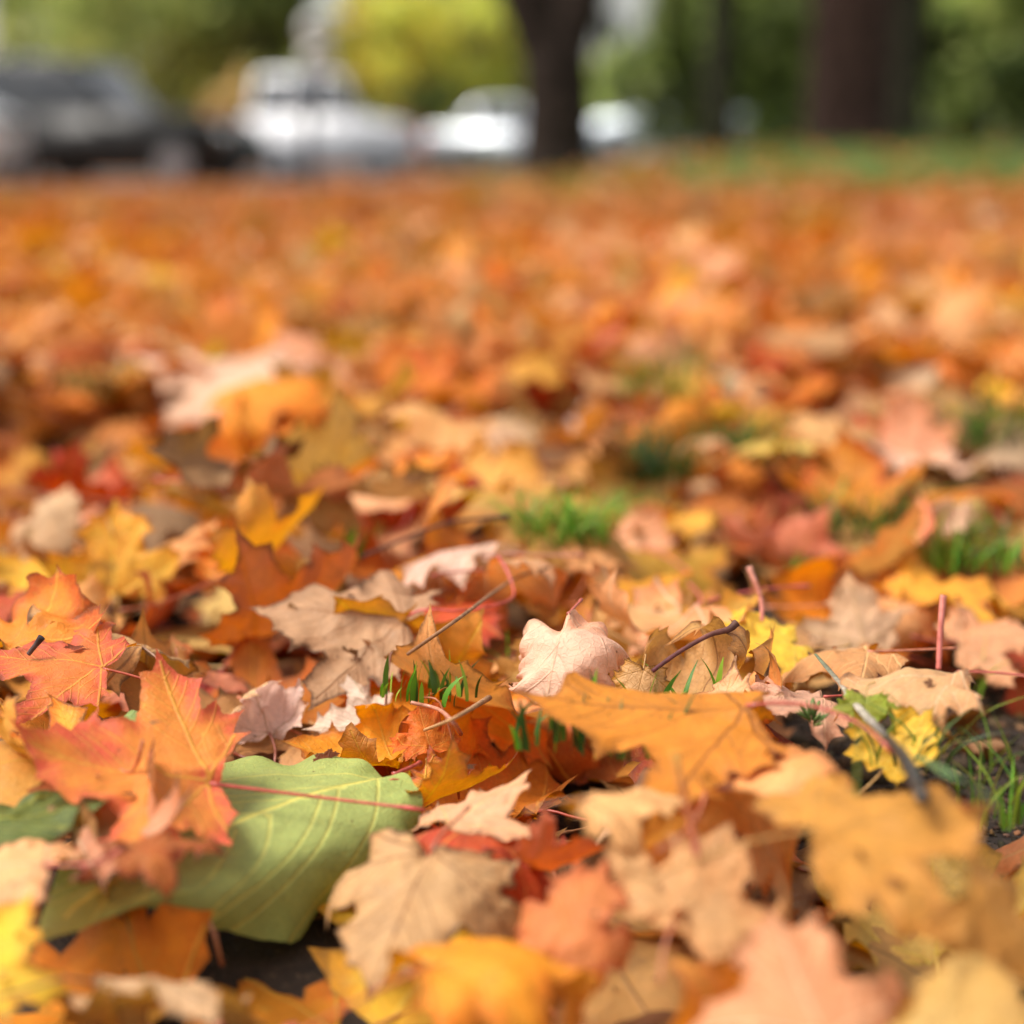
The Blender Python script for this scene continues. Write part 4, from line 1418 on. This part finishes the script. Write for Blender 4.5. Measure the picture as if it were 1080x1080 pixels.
def panel(name, quad, mat, parent, th=0.012):
    """A thin pane standing a little proud of the body."""
    q = [Vector(p) for p in quad]
    nr = (q[1] - q[0]).cross(q[2] - q[0]).normalized()
    bm = bmesh.new()
    a = [bm.verts.new(p - nr * 0.02) for p in q]; b = [bm.verts.new(p + nr * th) for p in q]
    bm.faces.new(a[::-1]); bm.faces.new(b)
    for i in range(4):
        bm.faces.new((a[i], a[(i + 1) % 4], b[(i + 1) % 4], b[i]))
    return bm_obj(name, bm, mat, parent, bevel=.004)


def car(name, label, cat, paint, px_nose, D, heading, L=4.6, W=1.86, Hh=1.72, suv=True, cab=0.0):
    """heading: direction of the nose in degrees (0 = right in the photo); px_nose = photo column of the front end."""
    f = R(heading)
    nose = np.array([xat(px_nose, D), D])
    ctr = nose - np.array([math.cos(f), math.sin(f)]) * L / 2
    root = empty(name, (ctr[0], ctr[1], float(ground_z(ctr[0], ctr[1])) + .015), f)
    tag(root, label, cat, 'cars parked along the street')
    h, a = L / 2, .58 * Hh
    g0 = .22
    body = [(-h + .05, g0 + .12), (-h, .55), (-h + .02, a - .06), (-h + .12, a), (.18 * L, a + .02), (h - .35, a - .09), (h - .06, a - .26), (h, .52), (h - .05, g0 + .10), (h - .5, g0), (-h + .5, g0)]
    bm_obj('body', prism(body, W / 2), paint, root, True, bevel=.045, seg=3)
    xr = -h + (.14 if suv else .55)
    top = [(xr, a - .03), (xr + (.16 if suv else .60), Hh - .06), (xr + (.42 if suv else .95), Hh), ((.03 + cab) * L, Hh), ((.09 + cab) * L, Hh - .04), ((.245 + cab * .9) * L, a - .03)]
    hw0, hw1 = W / 2 - .03, W / 2 - .20
    bm_obj('cabin', prism(top, hw0, hw1), paint, root, True, bevel=.03, seg=3)
    def hwz(z): return hw0 + (hw1 - hw0) * (z - (a - .03)) / (Hh - a + .03)
    zb, zt = a + .05, Hh - .10
    def edge(p, q, z): return p[0] + (q[0] - p[0]) * (z - p[1]) / (q[1] - p[1])
    fb, ft = edge(top[4], top[5], zb) - .10, edge(top[4], top[5], zt) - .09
    rb, rt = edge(top[0], top[1], zb) + .12, edge(top[0], top[1], zt) + .12
    m1 = (-.02 + cab * .7) * L
    m0 = (-.21 + cab * .3) * L
    for sgn in (-1, 1):
        def Q(xa, xb, xc, xd):
            q = [(xa, sgn * hwz(zb), zb), (xb, sgn * hwz(zb), zb), (xc, sgn * hwz(zt), zt), (xd, sgn * hwz(zt), zt)]
            return q if sgn < 0 else q[::-1]
        panel('side_window', Q(m1 + .06, fb, ft, m1 + .06), M_GLASS, root)
        if suv:
            panel('side_window', Q(m0, m1 - .06, m1 - .06, m0), M_GLASS, root)
            panel('side_window', Q(rb, m0 - .10, m0 - .10, rt), M_GLASS, root)
        else:
            panel('side_window', Q(rb, m1 - .06, m1 - .06, rt), M_GLASS, root)
        bm = bmesh.new(); add_box(bm, ((.17 + cab) * L, sgn * (W / 2 + .07), a + .09), (.10, .20, .14))
        bm_obj('mirror', bm, paint, root, True, bevel=.03)
        for xd in (.12 * L, -.14 * L):
            bm = bmesh.new(); add_box(bm, (xd - .25, sgn * (W / 2 + .012), a - .16), (.20, .03, .03))
            bm_obj('door_handle', bm, M_TRIM, root, bevel=.008)
        bm = bmesh.new(); add_box(bm, (h - .12, sgn * (W / 2 - .28), a - .30), (.22, .38, .16))
        bm_obj('headlight', bm, M_LAMPW, root, True, bevel=.03)
        bm = bmesh.new(); add_box(bm, (-h + .06, sgn * (W / 2 - .14), a - .16), (.16, .24, .30))
        bm_obj('taillight', bm, M_LAMPR, root, True, bevel=.03)
        for xw in (.315 * L, -.29 * L):
            r = .35 if suv else .32
            bm = bmesh.new()
            bmesh.ops.create_cone(bm, cap_ends=True, segments=36, radius1=r, radius2=r, depth=.23, matrix=Matrix.Translation((xw, sgn * (W / 2 - .10), r)) @ Matrix.Rotation(R(90), 4, 'X'))
            ty = bm_obj('wheel', bm, M_TYRE, root, True, bevel=.03)
            bm = bmesh.new()
            bmesh.ops.create_cone(bm, cap_ends=True, segments=30, radius1=r * .64, radius2=r * .64, depth=.02, matrix=Matrix.Translation((xw, sgn * (W / 2 + .018), r)) @ Matrix.Rotation(R(90), 4, 'X'))
            for k in range(5):
                an = k * 2 * math.pi / 5
                add_box(bm, (xw + math.cos(an) * r * .34, sgn * (W / 2 + .03), r + math.sin(an) * r * .34), (.07, .02, .07))
            bm_obj('rim', bm, M_RIM, ty)
    hf = hwz(zb) - .10; ht = hwz(zt) - .08
    xb, xt = edge(top[4], top[5], zb), edge(top[4], top[5], zt)
    panel('windscreen', [(xb, -hf, zb), (xb, hf, zb), (xt, ht, zt), (xt, -ht, zt)], M_GLASS, root)
    xb, xt = edge(top[0], top[1], zb), edge(top[0], top[1], zt)
    panel('rear_window', [(xb, hf, zb), (xb, -hf, zb), (xt, -ht, zt), (xt, ht, zt)], M_GLASS, root)
    for sx, nm in ((1, 'front_bumper'), (-1, 'rear_bumper')):
        bm = bmesh.new(); add_box(bm, (sx * (h - .05), 0, .38), (.20, W - .16, .20))
        bm_obj(nm, bm, M_TRIM, root, True, bevel=.04)
    bm = bmesh.new(); add_box(bm, (h + .005, 0, a - .34), (.05, W * .5, .16))
    bm_obj('grille', bm, M_TRIM, root, bevel=.01)
    bm = bmesh.new(); add_box(bm, (-h - .02, 0, .62), (.03, .5, .12))
    bm_obj('number_plate', bm, M_PLATE, root, bevel=.005)
    return root


P_DARK = plain('charcoal car paint', (.013, .0125, .012), .4, .3, 0, var=.05)
P_WHITE = plain('white car paint', (.78, .78, .80), .25, .5, var=.04)
P_SILVER = plain('silver car paint', (.62, .66, .70), .25, .5, .3, var=.04)
P_BLUE = plain('pale blue car paint', (.58, .66, .72), .25, .5, .1, var=.04)
car('parked_car', 'dark charcoal suv parked at the far left with its bonnet to the right', 'car', P_DARK, 266, 25.0, -12, 3.9, 1.85, 1.84, True, -.17)
car('parked_van', 'white van parked further along the street beyond the dark suv', 'van', P_WHITE, 436, 38.0, -6, 3.5, 1.9, 2.2)
car('parked_car', 'silver car parked far back, passing behind the forked trunk', 'car', P_SILVER, 648, 41.0, 4, 4.5, 1.8, 1.47, False)
P_RED = plain('red car paint', (.55, .07, .06), .25, .5, var=.04)
car('parked_car', 'red car seen from behind, between the white van and the silver car', 'car', P_RED, 449, 55.0, 88, 4.0, 1.7, 1.45, False)
car('parked_car', 'pale blue car parked far back, right of the forked trunk', 'car', P_BLUE, 612, 36.0, 172, 4.2, 1.8, 1.46, False)
car('parked_car', 'added white van cut off by the far left edge, standing in for a window reflection', 'van', P_WHITE, 22, 22.0, 2, 4.8, 1.95, 2.1)  # added van, stands in for the bright reflection in the suv's rear side window

# ---- post
def street_post():
    D = 16.0
    x = xat(331, D); gz = float(ground_z(x, D))
    root = empty('street_post', (x, D, gz))
    tag(root, 'slim grey street post with two pale rounded heads, left of the yellow tree', 'post')
    grey = plain('grey post paint', (.085, .105, .13), .5, .4); pale = plain('pale grey enamel', (.55, .55, .52), .45)
    bm = bmesh.new()
    bmesh.ops.create_cone(bm, cap_ends=True, segments=20, radius1=.052, radius2=.048, depth=1.25, matrix=Matrix.Translation((0, 0, .625)))
    bm_obj('post', bm, grey, root, True, bevel=.006)
    bm = bmesh.new(); bmesh.ops.create_cone(bm, cap_ends=True, segments=20, radius1=.10, radius2=.06, depth=.06, matrix=Matrix.Translation((0, 0, .03)))
    bm_obj('foot_plate', bm, grey, root, True, bevel=.006)
    bm = bmesh.new(); add_box(bm, (-.03, 0, 1.02), (.26, .12, .34))
    bm_obj('housing', bm, grey, root, True, bevel=.03)
    for k, z in enumerate((1.32, 1.58)):
        bm = bmesh.new(); bmesh.ops.create_uvsphere(bm, u_segments=24, v_segments=14, radius=.15, matrix=Matrix.Translation((.10, 0, z)) @ Matrix.Diagonal((1, .6, .95, 1)))
        hd = bm_obj('head', bm, pale, root, True)
        bm = bmesh.new(); add_box(bm, (.10, -.088, z + .02), (.14, .02, .09))
        bm_obj('glass_front', bm, M_GLASS, hd, bevel=.008)


street_post()

# ---- foliage
def cloud(n, c, rad, size, cols, g, low=0.0):
    """Leaf-sized faces in uneven clumps through an ellipsoid."""
    m = max(8, n // 90)
    K = g.normal(0, 1, (m, 3)); K /= np.linalg.norm(K, axis=1)[:, None]
    K = K * (g.random((m, 1)) ** .42) * .86
    kt = g.normal(0, .30, m)
    idx = g.integers(m, size=n)
    P = K[idx] + g.normal(0, .145, (n, 3))
    P = P * np.array(rad) + np.array(c)
    ok = P[:, 2] > low
    P, idx = P[ok], idx[ok]; n = len(P)
    A = g.normal(0, 1, (n, 3)); A /= np.linalg.norm(A, axis=1)[:, None]
    B = np.cross(A, g.normal(0, 1, (n, 3))); B /= np.linalg.norm(B, axis=1)[:, None]
    s = size * g.uniform(.55, 1.35, (n, 1))
    N = np.cross(A, B)
    V = np.stack([P - A * s, P - B * s * .55 + N * s * .12, P + A * s, P + B * s * .55 + N * s * .12], 1).reshape(-1, 3)
    F = np.arange(4 * n).reshape(n, 4)
    cc = 1.9 * np.array(cols)[g.integers(len(cols), size=n)] * (1 + kt[idx])[:, None] * g.uniform(.7, 1.3, (n, 1))
    cc = np.repeat(np.column_stack([np.clip(cc, .004, .8), np.ones(n)]), 4, axis=0)
    return V, F, cc


def bush(name, label, cat, px, D, w, z0, z1, cols, n, size, seed, group=None, stemcol=(.06, .045, .03)):
    g = np.random.default_rng(seed)
    x = xat(px, D); gz = float(ground_z(x, D))
    root = empty(name, (x, D, gz))
    tag(root, label, cat, group)
    cz = (z0 + z1) / 2
    V, F, c = cloud(n, (0, 0, cz), (w / 2, w / 2, (z1 - z0) / 2), size, cols, g, .05)
    mesh_obj('foliage', np_mesh('foliage', V, F, {'cA': c}, smooth=False), M_FOLIAGE, root)
    Vs, Fs, o = [], [], 0
    for k in range(4):
        a = g.uniform(0, 6.28); e = np.array([math.cos(a) * w * .25, math.sin(a) * w * .25, cz + .2 * (z1 - z0)])
        V, F = tube_arrays(spline([np.array([math.cos(a) * .08, math.sin(a) * .08, -.1]), e * .4 + np.array([0, 0, .1]), e], 10), np.linspace(.05, .015, 10) * max(1, w / 3), 8)
        Vs.append(V); Fs.append(F + o); o += len(V)
    V = np.vstack(Vs)
    mesh_obj('stems', np_mesh('stems', V, np.vstack(Fs), {'cA': np.tile(np.array([*stemcol, 1]), (len(V), 1))}), M_TWIG, root)


def tree(name, label, px, D, dia, H0, limbs, cols, bark, seed, ncrown=2200, fork=None, crown=(3.2, 3.2, 2.4)):
    g = np.random.default_rng(seed)
    x = xat(px, D); gz = float(ground_z(x, D))
    root = empty(name, (x, D, gz))
    tag(root, label, 'tree', 'trees standing along the back of the lawn')
    r = dia / 2
    hb = fork or H0 * .5
    P = [np.array([0, 0, -.15]), np.array([.01, 0, .25]), np.array([.02, 0, hb * .6]), np.array([0, 0, hb])]
    Vs, Fs, o = [], [], 0
    def put(pts, rr, n=16):
        nonlocal o
        V, F = tube_arrays(spline(pts, 22), rr, n)
        ph = np.arctan2(V[:, 1], V[:, 0])
        V = V + np.column_stack([np.cos(ph), np.sin(ph), 0 * ph]) * (np.sin(ph * 5 + V[:, 2] * 2) * .02 * r)[:, None]
        Vs.append(V); Fs.append(F + o); o += len(V)
    put(P, np.interp(np.linspace(0, 1, 22), [0, .12, .3, 1], [r * 1.55, r * 1.25, r * 1.02, r * .96]))
    for (dx, dy, rr) in limbs:
        e = np.array([dx, dy, H0])
        put([np.array([0, 0, hb * .82]), np.array([dx * .22, dy * .22, hb + (H0 - hb) * .28]), np.array([dx * .6, dy * .6, hb + (H0 - hb) * .62]), e], np.linspace(r * rr, r * .2, 22), 12)
    V = np.vstack(Vs)
    mesh_obj('trunk', np_mesh('trunk', V, np.vstack(Fs)), bark, root)
    V, F, c = cloud(ncrown, (0, 0, H0 + crown[2] * .35), crown, .13, cols, g, 2.6)
    mesh_obj('crown', np_mesh('crown', V, F, {'cA': c}, smooth=False), M_FOLIAGE, root)


OLIVE = [(.055, .075, .018), (.08, .10, .022), (.11, .13, .03), (.035, .05, .014)]
MIDG = [(.10, .14, .03), (.15, .19, .045), (.20, .22, .06), (.07, .10, .025)]
LIGHTG = [(.20, .25, .06), (.27, .31, .09), (.15, .20, .05), (.34, .34, .12)]
YEL = [(.62, .46, .05), (.52, .42, .06), (.70, .50, .06), (.40, .36, .06), (.62, .38, .04)]
DARKF = [(.028, .045, .010), (.045, .065, .014), (.06, .08, .02)]
B_DARK = bark_material('dark bark', (.012, .008, .006), (.05, .034, .026))
B_RED = bark_material('reddish bark', (.018, .009, .007), (.075, .042, .032))
B_MOSS = bark_material('mossy bark', (.012, .012, .007), (.042, .04, .022))
tree('maple_tree', 'dark tree with a forked trunk standing at the back of the lawn, right of centre', 584, 17.5, .72, 5.2, [(-2.9, .2, .74), (2.5, .1, .72), (.2, 1.2, .5)], YEL + MIDG, B_DARK, 1, fork=1.2)
tree('maple_tree', 'thick tree with a reddish dark straight trunk at the right', 884, 17.0, .82, 6.0, [(-1.4, .2, .5), (1.3, .4, .5), (.1, -1.2, .4)], OLIVE + MIDG, B_RED, 2, fork=3.4)
tree('maple_tree', 'slender mossy trunk standing between the forked tree and the thick tree', 752, 23.0, .42, 5.6, [(-.9, .2, .5), (.9, .3, .5)], OLIVE + MIDG, B_MOSS, 3, fork=3.2)
tree('maple_tree', 'olive grey trunk standing just right of the thick reddish trunk', 944, 21.5, .42, 5.8, [(-.9, .3, .5), (1.0, .2, .5)], OLIVE + MIDG, B_MOSS, 4, fork=3.0)

bush('green_tree', 'light green leafy tree hanging over the street behind the dark suv', 'tree', 170, 48.0, 7.6, 1.7, 7.5, LIGHTG + MIDG, 6500, .16, 11)
bush('green_tree', 'dark green leafy tree left of the street post, behind the white car', 'tree', 285, 46.0, 3.4, 2.6, 7.0, DARKF + OLIVE, 4200, .14, 12)
bush('yellow_tree', 'yellow autumn tree glowing behind the street post', 'tree', 420, 46.0, 4.4, 0.9, 5.2, YEL + LIGHTG[:2], 4200, .14, 13)
bush('yellow_tree', 'yellow and green autumn tree just left of the forked trunk', 'tree', 515, 48.0, 2.9, .3, 5.0, YEL + LIGHTG, 4200, .14, 14)
bush('orange_shrub', 'tan orange shrub showing between the dark suv and the white van', 'shrub', 250, 44.0, 1.5, .5, 2.6, [(.55, .30, .12), (.62, .38, .16), (.45, .25, .1)], 1400, .12, 17)
bush('round_shrub', 'dark green rounded shrub in front of the yellow autumn tree', 'shrub', 456, 43.0, 1.4, .95, 2.4, DARKF + OLIVE[:2], 1500, .08, 15)
bush('green_shrub', 'lime green shrub seen right of the forked trunk above the pale blue car', 'shrub', 622, 43.0, 1.3, .6, 2.4, LIGHTG, 1800, .12, 16)
_r = np.random.default_rng(5)
for k, (px, D, w, z0, z1, cols, lab) in enumerate([
        (705, 30, 2.2, 0, 3.6, OLIVE + MIDG, 'olive green shrub left of the slender mossy trunk'),
        (790, 29, 2.4, 0, 3.8, OLIVE + MIDG[:2], 'olive green shrub between the slender trunk and the thick trunk'),
        (850, 32, 2.6, 0, 4.2, MIDG + OLIVE, 'mid green shrub behind the left side of the thick reddish trunk'),
        (925, 28, 2.2, 0, 3.6, DARKF + OLIVE, 'dark green shrub behind the olive grey trunk'),
        (1000, 27, 2.4, 0, 3.6, MIDG + OLIVE, 'mid green shrub right of the olive grey trunk'),
        (1065, 25, 2.2, .2, 3.4, LIGHTG + MIDG, 'light green shrub at the far right edge'),
        (1110, 22, 2.2, 0, 1.3, OLIVE + DARKF, 'low dark shrub at the far right edge of the lawn')]):
    bush('green_shrub', lab, 'shrub', px, D, w, z0, z1, cols, int(2900 * w / 2.3), .13, 30 + k, 'shrubs behind the trees at the right')


def woodland():
    g = np.random.default_rng(90)
    Vs, Fs, Cs, o = [], [], [], 0
    for k in range(30):
        u = g.uniform(-.52, .52); D = g.uniform(56, 74)
        if .038 < u < .085: continue
        if u < -.255 and D < 72: continue
        w = g.uniform(4, 7); hgt = g.uniform(6, 11)
        V, F, c = cloud(1500, (u * D, D, hgt * .46), (w / 2, w / 2, hgt * .5), .34, [MIDG, OLIVE, LIGHTG + MIDG, YEL[:2] + MIDG][g.integers(4)], g, .1)
        Vs.append(V); Fs.append(F + o); Cs.append(c); o += len(V)
    ob = mesh_obj('woodland', np_mesh('woodland', np.vstack(Vs), np.vstack(Fs), {'cA': np.vstack(Cs)}, smooth=False), M_FOLIAGE)
    tag(ob, 'far blurred belt of green and yellow trees beyond the street', 'trees', kind='stuff')


woodland()


def building(label, px, D, w, d, hgt, wall, seed):
    x = xat(px, D); gz = float(ground_z(x, D))
    root = empty('town_house', (x, D, gz))
    tag(root, label, 'building', 'buildings far behind the trees')
    bm = bmesh.new(); add_box(bm, (0, d / 2, hgt / 2 - .2), (w, d, hgt + .4))
    bm_obj('wall', bm, plain('render ' + str(seed), wall, .8, .2), root)
    bm = bmesh.new(); add_box(bm, (0, d / 2, hgt + .12), (w + .5, d + .5, .24))
    bm_obj('roof', bm, plain('roof edge', (.22, .21, .20), .7), root, bevel=.03)
    nw = max(2, int(w / 1.7))
    frame = plain('window frame', (.7, .7, .68), .5)
    for i in range(nw):
        for j in range(int(hgt / 3)):
            cx = -w / 2 + (i + .5) * w / nw; cz = 1.7 + 3 * j
            bm = bmesh.new()
            for dx, dz, sx, sz in ((0, .72, 1.0, .08), (0, -.72, 1.0, .08), (-.46, 0, .08, 1.36), (.46, 0, .08, 1.36), (0, 0, .05, 1.36)):
                add_box(bm, (cx + dx, -.03, cz + dz), (sx, .08, sz))
            wf = bm_obj('window', bm, frame, root)
            bm = bmesh.new(); add_box(bm, (cx, -.012, cz), (.84, .02, 1.36))
            bm_obj('pane', bm, M_GLASS, wf)


building('pale grey building seen as a bright strip right of the forked trunk', 640, 66, 9, 8, 11.5, (.74, .74, .75), 1)
building('pale building at the far upper left behind the cars', -60, 74, 13, 9, 9.5, (.66, .66, .70), 2)
